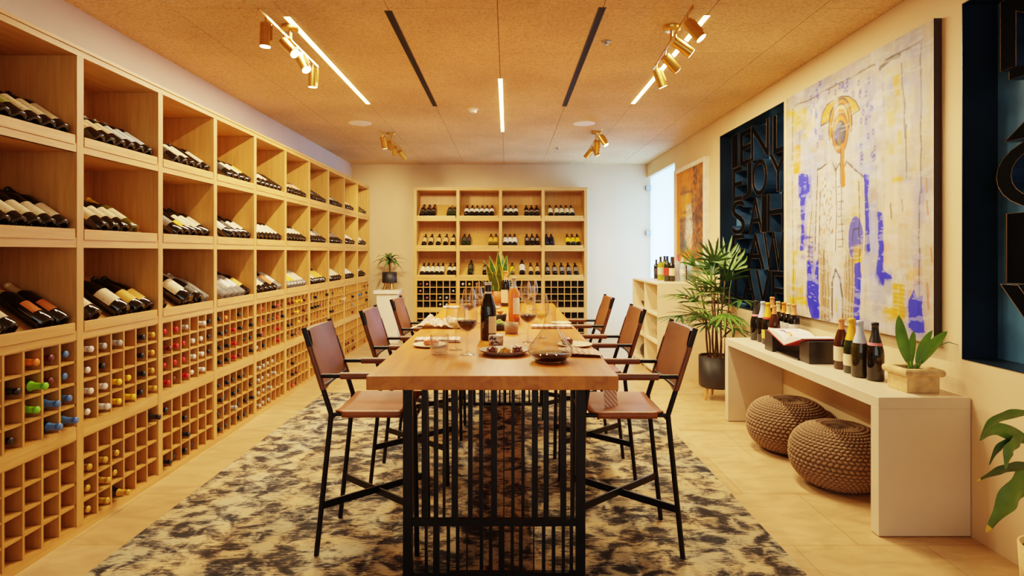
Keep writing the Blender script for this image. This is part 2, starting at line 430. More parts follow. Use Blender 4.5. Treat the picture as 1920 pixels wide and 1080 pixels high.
def make_rack(name, nb, loc, rz, label, dark_grid, mh, mv):
    root = empty(name, loc, label, 'wine rack', rz=rz)
    L = nb*P_
    MB().box(-ST/2, L+ST/2, 0.0, DEP, Z_TOP-4*u, Z_TOP-0.006).box(-ST/2-0.004, L+ST/2+0.004, -0.006, DEP, Z_TOP-0.005, Z_TOP+0.012).build('top_panel', mh, root)
    MB().box(-ST/2, L+ST/2, 0.004, DEP, 0.0, EYE-155.5*u).build('plinth', mh, root)
    for i in range(nb+1):
        MB().bbox(i*P_-ST/2, i*P_+ST/2, 0.0, DEP-0.01, EYE-155.5*u, Z_TOP-4*u, 0.0015, seg=1).build('stile', mv, root)
    MB().box(-ST/2, L+ST/2, DEP-0.01, DEP, 0.0, Z_TOP).build('back_panel', OAKD, root)
    for b in range(nb):
        x0, x1 = b*P_ + ST/2, (b+1)*P_ - ST/2
        for (z0, z1) in SHELVES:
            s = MB()
            s.box(x0, x1, 0.004, DEP-0.012, z0, z0+0.018)                  # shelf board
            s.box(x0, x1, 0.002, 0.022, z0, z0 + (z1-z0)*0.52)            # nosing
            o = s.build('display_shelf', mh, root)
            MB().bbox(x0+0.001, x1-0.014, -0.003, 0.012, z0+(z1-z0)*0.42, z1, 0.0012, seg=1).build('ledge', mh, o)
            t = MB(); ya, za = 0.046, z1-0.032
            yb, zb = DEP-0.02, z1-0.032+(DEP-0.02-0.046)*math.tan(TILT)
            n = Vector((0, -math.sin(TILT), math.cos(TILT)))*0.014
            t.prism([(ya, za), (yb, zb), (yb-n.y, zb-n.z), (ya-n.y, za-n.z)], x0+0.001, x1-0.001, ax='x')
            t.build('sloped_rack', mh, o, fix=True)
        for gi, (z0, z1) in enumerate((G1, G2)):
            s = MB(); t = 0.012; dd = DEP - 0.012
            h = (z1-z0)/4
            for k in range(5):
                zz = z1 - k*h
                a, b2 = zz-t/2, zz+t/2
                if k == 0: b2 = zz
                if k == 4: a = zz
                s.box(x0, x1, 0.006, dd, a, b2)
            w = (x1-x0)/6
            for k in range(1, 6): s.box(x0+k*w-t/2, x0+k*w+t/2, 0.004, dd, z0, z1)
            s.box(x0, x0+t/2, 0.006, dd, z0, z1); s.box(x1-t/2, x1, 0.006, dd, z0, z1)
            o = s.build('bottle_grid', OAKD, root)
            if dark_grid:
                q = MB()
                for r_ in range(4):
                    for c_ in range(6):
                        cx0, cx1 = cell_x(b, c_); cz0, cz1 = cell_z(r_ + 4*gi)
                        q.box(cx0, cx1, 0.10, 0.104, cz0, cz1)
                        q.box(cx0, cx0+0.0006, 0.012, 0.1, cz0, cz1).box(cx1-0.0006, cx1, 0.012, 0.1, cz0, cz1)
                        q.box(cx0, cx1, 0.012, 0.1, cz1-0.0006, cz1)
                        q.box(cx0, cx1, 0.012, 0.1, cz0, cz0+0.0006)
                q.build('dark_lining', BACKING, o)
        MB().box(x0, x1, 0.002, DEP-0.012, G2[1], G1[0]).build('middle_rail', mh, root)
    return root
XF = -244*u
LY0 = F*244*u*0.001248 - P_                 # near end of the long rack
left_rack = make_rack('wine_rack', 10, (XF, LY0, 0), PI/2, 'long oak wine rack of ten bays along the left wall', False, OAKX, OAKV)
ML = Matrix.Translation((XF, LY0, 0)) @ Matrix.Rotation(PI/2, 4, 'Z')
BX0 = -168.5*u; BYF = YB - 0.435
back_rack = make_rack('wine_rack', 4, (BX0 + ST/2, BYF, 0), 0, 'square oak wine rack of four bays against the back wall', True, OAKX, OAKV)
MBK = Matrix.Translation((BX0 + ST/2, BYF, 0))

# ------------------------------------------------------------------ bottles
PROF = {
 'bordeaux': ([(0,0.012),(.012,0.006),(.026,0.0),(.034,0),(.0375,.004),(.0375,.185),(.0345,.204),(.022,.226),(.0155,.24),(.0140,.262),(.0138,.286),(.0156,.287),(.0156,.297),(0,.298)], .070, .160, .225, .299),
 'burgundy': ([(0,0.012),(.013,0.006),(.03,0.0),(.038,0),(.0415,.005),(.0415,.15),(.0385,.175),(.029,.208),(.019,.235),(.0150,.255),(.0142,.284),(.016,.285),(.016,.297),(0,.298)], .050, .135, .236, .299),
 'sparkling': ([(0,0.016),(.014,0.008),(.032,0.0),(.040,0),(.044,.006),(.044,.14),(.041,.165),(.031,.205),(.021,.240),(.0165,.27),(.016,.295),(.0185,.297),(.0175,.312),(0,.314)], .045, .110, .205, .318),
}
LABELM = {}
def label_mat(key):
    cols = {'cream': (222, 204, 168), 'white': (226, 220, 208), 'gold': (216, 170, 72), 'yellow': (226, 188, 30), 'grey': (120, 112, 108),
            'tan': (196, 160, 110), 'orange': (196, 108, 48), 'green': (150, 160, 84), 'dark': (46, 40, 36), 'pink': (210, 120, 128), 'red': (176, 40, 34), 'bluish': (190, 198, 200), 'lime': (110, 160, 30)}
    if key in LABELM: return LABELM[key]
    m, nt, b = new_mat('label_' + key)
    tc = nt.nodes.new('ShaderNodeTexCoord')
    mp = nt.nodes.new('ShaderNodeMapping'); mp.inputs['Scale'].default_value = (70, 70, 190)
    n = nt.nodes.new('ShaderNodeTexNoise'); n.inputs['Scale'].default_value = 1.0; n.inputs['Detail'].default_value = 1
    r = nt.nodes.new('ShaderNodeValToRGB'); r.color_ramp.interpolation = 'LINEAR'
    c = srgb(*cols[key]); ink = tuple(x*0.35 for x in c[:3]) + (1,) if key not in ('dark', 'grey') else srgb(200, 190, 170)
    r.color_ramp.elements[0].position = 0.29; r.color_ramp.elements[0].color = ink
    r.color_ramp.elements[1].position = 0.36; r.color_ramp.elements[1].color = c
    nt.links.new(tc.outputs['Object'], mp.inputs[0]); nt.links.new(mp.outputs[0], n.inputs['Vector']); nt.links.new(n.outputs['Fac'], r.inputs[0]); nt.links.new(r.outputs[0], b.inputs['Base Color'])
    b.inputs['Roughness'].default_value = 0.6
    LABELM[key] = m; return m
CAPC = {'black': (24, 22, 23), 'red': (178, 26, 30), 'darkred': (92, 28, 26), 'white': (212, 204, 198), 'silver': (170, 166, 160), 'gold': (196, 150, 56), 'yellow': (222, 176, 30), 'orange': (214, 122, 34),
        'blue': (70, 110, 168), 'lime': (112, 186, 36), 'maroon': (88, 34, 36), 'brown': (110, 60, 32), 'greygreen': (128, 136, 122), 'tan': (196, 130, 78), 'pink': (196, 92, 104), 'palegold': (214, 190, 130)}
def cap_mat(k): return mat('capsule_' + k, CAPC[k], 0.35, metal=0.25 if k in ('gold', 'silver', 'palegold') else 0.0, var=0.05, scale=40)
MESHES = {}
def bottle_mesh(shape, part, key, m, sc_=1.0, **kw):
    k = (shape, part, key, sc_, tuple(sorted(kw.items())))
    if k in MESHES: return MESHES[k]
    prof, l0, l1, c0, c1 = PROF[shape]
    rad = lambda z: np.interp(min(z, prof[-3][1]) if part == 'capsule' else z, [p[1] for p in prof[3:]], [p[0] for p in prof[3:]])
    b = MB(); seg = 18
    if part == 'glass': b.lathe(prof, seg)
    elif part == 'label':
        la, lb = kw.get('l0', l0), kw.get('l1', l1)
        half = math.radians(kw.get('half', 82))
        zs = [la + (lb-la)*i/4 for i in range(5)]
        b.lathe([(rad(z)+.0007, z) for z in zs], 14, arc=(-PI/2-half, -PI/2+half))
    elif part == 'capsule':
        ca = kw.get('c0', c0)
        z3, (rl, zl) = prof[-4][1], prof[-2]
        zs = [ca + (z3-ca)*i/6 for i in range(7)]
        b.lathe([(rad(z)+.0009, z) for z in zs] + [(rl+.001, z3+.0004), (rl+.001, zl-.001), (rl*.9, zl+.0018), (0.0, zl+.0022)], seg)
    elif part == 'neck_band':
        za, zb = kw.get('z0', .19), kw.get('z1', .205)
        b.lathe([(rad(za)+.0012, za), (rad((za+zb)/2)+.0012, (za+zb)/2), (rad(zb)+.0012, zb)], seg)
    if sc_ != 1: b.xform(Matrix.Scale(sc_, 4))
    me = b.mesh({'glass': 'wine_bottle', 'label': 'paper_label', 'capsule': 'capsule', 'neck_band': 'neck_band'}[part], m)
    MESHES[k] = me
    return me
def child(name, me, parent):
    o = bpy.data.objects.new(name, me); col.objects.link(o); o.parent = parent; return o
PROTO = {}
PENDING = []
def rack_bottle(weight, *a, **k): PENDING.append((weight, a, k))
def bottle(M, shape, gm, lab, cap, text, group, sc_=1.0, name='wine_bottle', lkw={}, ckw={}, band=None, cat='bottle'):
    key = (shape, gm.name, lab, cap, sc_, name, tuple(sorted(lkw.items())), tuple(sorted(ckw.items())), band)
    if key not in PROTO:
        o = bpy.data.objects.new(name, bottle_mesh(shape, 'glass', gm.name, gm, sc_)); col.objects.link(o)
        if lab: child('paper_label', bottle_mesh(shape, 'label', lab, label_mat(lab), sc_, **lkw), o)
        if cap: child('capsule', bottle_mesh(shape, 'capsule', cap, cap_mat(cap), sc_, **ckw), o)
        if band: child('neck_band', bottle_mesh(shape, 'neck_band', band, label_mat(band) if band in ('pink', 'red') else cap_mat(band), sc_), o)
        PROTO[key] = o
    else:
        o = dup(PROTO[key])
    o.matrix_world = M
    tag(o, text, cat, group)
    return o
def frame(origin, xa, ya, za):
    M = Matrix.Identity(4)
    for i, a in enumerate((xa, ya, za)):
        for j in range(3): M[j][i] = a[j]
    M.translation = origin
    return M

# --- display bottles on the sloped shelves.  spec: (fraction along the bay, shape, glass, label, capsule[, scale])
B, G_, S_ = 'bordeaux', 'burgundy', 'sparkling'
def seq(fr, sh, gm, lab, cap, sc_=1.0, **k): return [(f, sh, gm, lab, cap, sc_, k) for f in fr]
tall = dict(l0=.045, l1=.165)
LEFT = {
 (0,0): seq([.93,.80,.67], B, DARKG, 'cream', 'black', **tall) + seq([.54,.41], B, DARKG, 'green', 'black'),
 (0,1): seq([.93,.80,.67], B, DARKG, 'bluish', 'greygreen', **tall) + seq([.54,.41,.28], B, DARKG, 'cream', 'black'),
 (0,2): seq([.93], B, DARKG, 'cream', 'black', **tall) + seq([.76], B, DARKG, None, 'black') + seq([.62,.49], B, DARKG, 'cream', 'black', **tall) + seq([.34], B, DARKG, 'dark', 'palegold'),
 (0,3): seq([.93], B, DARKG, 'gold', 'black') + seq([.78], B, DARKG, 'cream', 'black', **tall) + seq([.62], B, DARKG, 'cream', 'black') + seq([.47], B, DARKG, 'dark', 'black'),
 (0,4): seq([.92,.78], B, DARKG, None, 'darkred') + seq([.64,.5,.36,.22], B, DARKG, 'cream', 'red'),
 (0,5): seq([.92,.79], B, DARKG, 'cream', 'black') + seq([.66], B, DARKG, 'orange', 'red') + seq([.53,.40,.27,.14], B, DARKG, 'cream', 'black'),
 (0,6): seq([.92,.79,.66], B, DARKG, 'dark', 'black') + seq([.53,.40,.27], B, DARKG, 'grey', 'black'),
 (0,7): seq([.92,.78], B, DARKG, 'grey', 'black') + seq([.64,.50,.36], B, DARKG, 'cream', 'black'),
 (0,8): seq([.76,.60,.44,.28], B, DARKG, 'cream', 'white'),
 (0,9): seq([.82,.66], B, DARKG, 'dark', 'black') + seq([.50,.34], B, OLIVEG, 'yellow', 'yellow'),
 (1,0): seq([.93,.80,.67,.54,.41], B, DARKG, 'cream', 'black', l0=.045, l1=.135),
 (1,1): seq([.72], B, OLIVEG, 'cream', 'yellow') + seq([.59,.46,.33], B, DARKG, 'cream', 'black'),
 (1,2): seq([.93], B, DARKG, 'cream', 'black') + seq([.79,.66], B, DARKG, 'cream', 'black', **tall) + seq([.53], B, DARKG, 'yellow', 'black', l0=.045, l1=.10) + seq([.40], B, DARKG, 'grey', 'black'),
 (1,3): seq([.93,.78], B, DARKG, 'cream', 'black') + seq([.63], B, DARKG, 'dark', 'black') + seq([.48], B, DARKG, 'white', 'black'),
 (1,4): seq([.92,.79,.66,.53,.40,.27,.14], B, DARKG, 'cream', 'black', **tall),
 (1,5): seq([.92,.79,.66,.53,.40,.27,.14], B, DARKG, 'cream', 'black'),
 (1,6): seq([.92,.79], B, DARKG, 'grey', 'black') + seq([.66,.53,.40,.27], B, DARKG, 'cream', 'black'),
 (1,7): seq([.92,.79,.66], B, DARKG, 'grey', 'maroon') + seq([.53,.40], B, DARKG, 'orange', 'black'),
 (1,8): seq([.86], B, DARKG, 'white', 'black', **tall) + seq([.70,.55], B, DARKG, 'white', 'black') + seq([.40], B, DARKG, 'cream', 'black'),
 (1,9): seq([.80], B, DARKG, 'cream', 'black') + seq([.62,.46], B, DARKG, 'cream', 'black', **tall),
 (2,0): seq([.93,.78], B, DARKG, 'orange', 'palegold', l0=.06, l1=.13, half=48) + seq([.47,.34], B, DARKG, 'cream', 'greygreen', **tall),
 (2,1): seq([.93,.80], G_, DARKG, 'gold', 'black') + seq([.57], G_, DARKG, 'cream', 'black', 1.1) + seq([.22], G_, DARKG, 'cream', 'black'),
 (2,2): seq([.91], B, SILVERG, 'grey', 'silver') + seq([.77], S_, DARKG, 'dark', 'silver') + seq([.53], G_, DARKG, 'cream', 'black', 1.25) + seq([.12], B, DARKG, None, 'black'),
 (2,3): seq([.91], B, DARKG, 'gold', 'black') + seq([.76,.61], B, SILVERG, 'white', 'black') + seq([.46,.31], B, SILVERG, 'grey', 'silver'),
 (2,4): seq([.91], B, SILVERG, 'white', 'black') + seq([.75], B, DARKG, 'orange', 'black', **tall) + seq([.59], B, DARKG, 'dark', 'black') + seq([.43,.28], B, DARKG, 'cream', 'black', **tall),
 (2,5): seq([.92,.79,.66], B, SILVERG, 'cream', 'black', **tall) + seq([.53,.40], B, SILVERG, 'yellow', 'gold', **tall) + seq([.27,.14], B, SILVERG, 'cream', 'black', **tall),
 (2,6): seq([.92,.77,.62], B, DARKG, 'gold', 'black', **tall) + seq([.47,.32], B, DARKG, 'cream', 'gold', **tall),
 (2,7): seq([.88,.74,.60,.46,.32], B, DARKG, 'cream', 'black', **tall),
 (2,8): seq([.80,.64,.48,.32], B, DARKG, 'white', 'black', **tall),
 (2,9): seq([.74], B, DARKG, 'grey', 'black') + seq([.58,.42,.28], B, DARKG, 'white', 'black'),
}
ROWN = ['top', 'middle', 'bottom']
def where_from(k, n):
    return 'only one' if n == 1 else (ORD[k] + ' from the left')
def describe(gm, lab, cap, shape):
    g = {'dark_bottle_glass': 'dark', 'green_bottle_glass': 'green', 'olive_bottle_glass': 'olive', 'navy_bottle_glass': 'navy', 'silvery_bottle_glass': 'silvery'}.get(gm.name, 'pale')
    return g + (' unlabelled' if not lab else ' ' + lab + '-labelled')
def put_display(table, M, whole, group, grow=1.0, spread=1.0):
    d = Vector((0, math.cos(TILT), math.sin(TILT))); n = Vector((0, -math.sin(TILT), math.cos(TILT))); x = (-n).cross(d)
    for (r, b), lst in table.items():
        order = sorted(lst, key=lambda t: t[0])
        for k, (f, sh, gm, lab, cap, s_, kw) in enumerate(order):
            s_ = s_*grow; f = .93 - (.93-f)*spread if f < .93 else f
            rad = {B: .0375, G_: .0415, S_: .044}[sh]*s_ + .001
            x0, x1 = b*P_ + ST/2 + rad, (b+1)*P_ - ST/2 - rad
            fx = x0 + (x1-x0)*(f-.04)/.92 if True else 0
            z1 = SHELVES[r][1]
            A = Vector((fx, 0.046, z1-0.032)) + n*rad + d*0.006
            L = frame(A, x, -n, d)
            spin = Matrix.Rotation(rnd.uniform(-.12, .12), 4, 'Z')
            nm = len(order)
            label = f"{describe(gm, lab, cap, sh)} bottle, {where_from(k, nm)} on {ROWN[r]} shelf of {whole} {ORD[b]} bay"
            cc = (M @ L).translation; rack_bottle((.022 if abs(M[0][0]) > .5 else .022*abs(cc.x)/cc.y + .006) / cc.y**2, M @ L @ spin, sh, gm, lab, cap, label, group, s_, lkw=kw)
put_display(LEFT, ML, "the long rack's", 'bottles on the sloped shelves of the long rack', 1.13, 1.10)

def fr(xs, x0, x1): return [(v-x0)/(x1-x0) for v in xs]
b0, b1, b2, b3 = (80,385), (418,722), (750,1055), (1085,1390)
BACK = {
 (0,0): seq(fr([110,157,200], *b0), S_, DARKG, 'dark', 'black') + seq(fr([337,376], *b0), S_, GREENG, 'dark', 'palegold'),
 (0,1): seq(fr([465,508,548,590,630,671], *b1), B, DARKG, 'white', 'black'),
 (0,2): seq(fr([772,813,855], *b2), B, DARKG, 'white', 'black') + seq(fr([942,985,1028], *b2), B, DARKG, 'grey', 'black', l0=.06, l1=.11),
 (0,3): seq(fr([1128,1180,1221,1263,1304], *b3), B, DARKG, 'cream', 'black', l0=.04, l1=.17),
 (1,0): seq(fr([127,180,242,302,360], *b0), B, DARKG, 'tan', 'black', l0=.05, l1=.16),
 (1,1): seq(fr([443,482], *b1), B, GREENG, 'dark', 'black') + seq(fr([662,703], *b1), B, OLIVEG, 'gold', 'black', **tall),
 (1,2): seq(fr([768,807,846], *b2), B, DARKG, 'white', 'black', l0=.04, l1=.17) + seq(fr([947,990,1032], *b2), B, DARKG, 'grey', 'black', l0=.07, l1=.15, half=40),
 (1,3): seq(fr([1100,1139], *b3), B, NAVYG, None, 'black') + seq(fr([1272,1313,1355], *b3), B, DARKG, 'yellow', 'black', **tall),
 (2,0): seq(fr([112,152,191,231,271], *b0), B, DARKG, 'cream', 'black', l0=.04, l1=.17) + seq(fr([333,372], *b0), B, DARKG, 'cream', 'black'),
 (2,1): seq(fr([495], *b1), B, GREENG, 'dark', 'black', 1.2) + seq(fr([615], *b1), B, DARKG, 'grey', 'black'),
 (2,2): seq(fr([825], *b2), B, OLIVEG, 'yellow', 'black', **tall) + seq(fr([907], *b2), B, DARKG, 'white', 'black', 1.22, l0=.04, l1=.17) + seq(fr([978,1033], *b2), B, DARKG, 'tan', 'black', **tall),
 (2,3): seq(fr([1105,1163,1222,1278,1337], *b3), B, DARKG, 'grey', 'black', l0=.05, l1=.15, half=60),
}
put_display(BACK, MBK, "the back rack's", 'bottles on the sloped shelves of the back rack', 1.05)

# --- cellar bottles lying in the lattice: row -> {column: capsule colour}
CELLS = {
 0: {0: {3:'orange',4:'maroon',5:'blue'}, 1: {2:'black',3:'lime+',4:'maroon',5:'blue'}, 2: {1:'black',3:'lime',4:'blue+',5:'blue'}, 3: {2:'black',4:'blue+',5:'blue+'}},
 1: {0: {0:'white',1:'silver',2:'silver',4:'black',5:'gold'}, 1: {0:'white',1:'black',4:'black',5:'gold'}, 2: {0:'white',1:'white',2:'yellow',3:'yellow',4:'black',5:'gold'}, 3: {0:'white',1:'white',2:'yellow',3:'yellow',4:'black',5:'gold'},
     4: {5:'black+'}, 5: {0:'gold',1:'gold',2:'gold'}, 6: {0:'gold',1:'gold',2:'gold'}, 7: {0:'gold',1:'gold',2:'gold+'}},
 2: {0: {0:'red',1:'red',2:'silver',4:'white',5:'black'}, 1: {0:'darkred',1:'red',2:'red',3:'white',4:'white',5:'black'}, 2: {0:'red',1:'red',2:'red',3:'white',4:'white',5:'black'}, 3: {0:'red',1:'darkred',2:'red',3:'white',4:'white'},
     4: {0:'black'}, 5: {2:'black'}, 6: {2:'black'}, 7: {0:'black',1:'black',2:'black',3:'black'}},
 3: {0: {0:'black',1:'orange',3:'black'}, 1: {0:'black',1:'black',2:'red',3:'black',5:'black'}, 2: {0:'black',1:'black',2:'red',4:'black',5:'black'}, 3: {0:'black',1:'black',2:'red',3:'darkred',5:'black'},
     4: {0:'black',1:'black',2:'black',3:'black',4:'black'}, 5: {0:'black',1:'black',2:'black',3:'black',5:'black'}, 6: {0:'black',1:'black',2:'silver',3:'black',4:'black',5:'black'}, 7: {0:'black',1:'black',2:'black',3:'black',4:'black',5:'black'}},
 4: {0: {1:'red',3:'black',4:'red',5:'darkred'}, 1: {1:'red',2:'black',3:'black',4:'red',5:'black'}, 2: {0:'black',1:'red',4:'red'}, 3: {0:'silver',1:'black',4:'red'},
     4: {0:'silver',1:'silver',2:'silver',3:'silver'}, 5: {0:'silver',1:'silver',2:'silver',3:'silver'}, 6: {0:'silver',1:'silver',2:'silver'}, 7: {0:'silver',1:'silver',2:'silver'}},
 5: {0: {0:'darkred',1:'darkred',2:'yellow',3:'yellow',4:'darkred',5:'darkred'}, 1: {1:'brown',2:'yellow',3:'yellow',4:'darkred',5:'darkred'}, 2: {0:'black',1:'black',3:'yellow',4:'darkred',5:'darkred'}, 3: {0:'brown',1:'black',2:'brown',3:'brown'},
     4: {0:'black',1:'black'}, 5: {1:'black'}, 6: {0:'darkred',1:'black',2:'darkred'}, 7: {1:'red',2:'darkred'}},
 6: {0: {0:'black',1:'black',2:'black',5:'black'}, 1: {0:'black',1:'black',2:'black',3:'darkred',4:'darkred',5:'black'}, 2: {2:'red',4:'orange'}},
 7: {0: {1:'black',4:'gold'}, 1: {0:'darkred',2:'white',4:'gold',5:'white'}, 2: {0:'black',1:'darkred'}, 3: {2:'brown'}},
 8: {0: {0:'gold'}, 1: {0:'palegold',3:'black'}, 2: {3:'blue',4:'orange'}, 3: {3:'darkred'}, 5: {3:'black'}, 6: {0:'darkred',1:'darkred',2:'darkred',3:'darkred'}, 7: {0:'darkred',1:'darkred',2:'darkred',3:'darkred',4:'darkred'}},
 9: {0: {2:'darkred',3:'darkred',4:'darkred',5:'darkred'}, 1: {0:'blue',1:'black',2:'blue',4:'black',5:'black'}, 2: {4:'black',5:'black'}, 3: {3:'maroon',4:'maroon',5:'maroon'}, 7: {2:'red',3:'red'}},
}
BACKCELLS = {0: {0: {0:'maroon',1:'pink'}, 1: {0:'pink',5:'silver'}, 2: {1:'pink',3:'silver',4:'silver'}, 3: {3:'silver',4:'silver'}},
             1: {0: {0:'white',1:'yellow',2:'darkred'}, 1: {2:'darkred'}}}
def put_cells(table, M, whole, group, stick):
    d = Vector((0, -1, 0))
    for b, rows in table.items():
        for r, cs in rows.items():
            for c, cap in cs.items():
                out = stick + rnd.uniform(-.03, .012) + (0.04 if cap.endswith('+') else 0)
                cap = cap.rstrip('+')
                cx = sum(cell_x(b, c))/2; cz = cell_z(r)[0] + .042
                L = frame(Vector((cx, .298 - out, cz)), (-1, 0, 0), (0, 0, -1), (0, -1, 0))
                hole = ['first', 'second', 'third', 'fourth', 'fifth', 'sixth'][c]
                text = f"{cap}-capped bottle in {whole} {ORD[b]} bay, {ORD[r]} grid row, {hole} hole along"
                cc = (M @ L).translation; rack_bottle(.0042 / cc.y**2, M @ L @ Matrix.Rotation(rnd.uniform(0, 6.28), 4, 'Z'), 'bordeaux' if rnd.random() < .7 else 'burgundy',
                       DARKG if cap not in ('lime', 'white', 'yellow') else GREENG, 'cream', cap, text.replace('lime', 'lime-green') if cap == 'lime' else text, group)
put_cells(CELLS, ML, "the long rack's", 'bottles lying in the lattice of the long rack', .012)
put_cells(BACKCELLS, MBK, "the back rack's", 'bottles lying in the lattice of the back rack', -.03)
PENDING.sort(key=lambda t: -t[0])
N_SINGLE = 264                       # with the bottles on tables and shelf this makes just under 300 single ones
for w_, a_, k_ in PENDING[:N_SINGLE]: bottle(*a_, **k_)
rest = MB(); rmats = []
for w_, (M, shape, gm, lab, cap, text, group, *more), k_ in PENDING[N_SINGLE:]:
    s_ = more[0] if more else 1.0
    lk = k_.get('lkw', {})
    for part, key, m_, kw in (('glass', gm.name, gm, {}), ('label', lab, lab and label_mat(lab), lk), ('capsule', cap, cap and cap_mat(cap), {})):
        if not key: continue
        me = bottle_mesh(shape, part, key, m_, s_, **kw)
        if m_ not in rmats: rmats.append(m_)
        rest.add([M @ v.co for v in me.vertices], [list(p.vertices) for p in me.polygons], rmats.index(m_), True)
tag(rest.build('wine_bottles', rmats), 'the many small far-off wine bottles in the racks', 'bottles', kind='stuff')

# ------------------------------------------------------------------ dining table
TT = EYE - 56.4*u            # table top height
TX0, TX1, TY0, TY1 = -64.9*u, 50.8*u, 2.384, 5.82
table = empty('dining_table', ((TX0+TX1)/2, (TY0+TY1)/2, 0), 'long oak counter-height dining table on black slatted steel frames', 'table')
to = table.location.copy()
MB().bbox(TX0, TX1, TY0, TY1, TT-0.059, TT, 0.004).build('tabletop', TABLEW, table, to)
FX = lambda zx: ((740 + zx/5.0526) - CX)/3.85*u
UP = [(255,310),(370,410),(455,478),(540,598),(695,738),(800,838),(912,970),(1029,1039),(1105,1136),(1200,1231),(1300,1356),(1412,1460),(1572,1626),(1668,1692)]
LO = [(285,310),(365,422),(492,522),(580,612),(677,690),(805,838),(892,926),(985,1040),(1098,1130),(1178,1214),(1312,1324),(1396,1428),(1490,1522),(1585,1612),(1660,1690)]
fz = EYE - 131.4*u
for fy in (2.545, 5.42):
    x0, x1 = -50.9*u, 37.7*u
    fr_ = MB().box(x0, x1, fy-0.02, fy+0.02, TT-0.085, TT-0.0592).build('base_frame', BLACKM, table, to)
    for a in (x0, x1-0.04): MB().bbox(a, a+0.04, fy-0.02, fy+0.02, RUGZ, TT-0.085, 0.002, seg=1).build('post', BLACKM, fr_, to)
    MB().box(x0+0.04, x1-0.04, fy-0.014, fy+0.014, fz-0.014, fz+0.014).build('middle_rail', BLACKM, fr_, to)
    MB().box(x0+0.04, x1-0.04, fy-0.012, fy+0.012, RUGZ+0.002, RUGZ+0.028).build('bottom_rail', BLACKM, fr_, to)
    for a, b_ in UP:
        w = FX(b_)-FX(a); dy = 0.011
        MB().box(FX(a), FX(b_), fy-dy, fy+dy, fz+0.014, TT-0.085).build('slat', BLACKM, fr_, to)
    for a, b_ in LO:
        MB().box(FX(a), FX(b_), fy-0.011, fy+0.011, RUGZ+0.028, fz-0.014).build('slat', BLACKM, fr_, to)

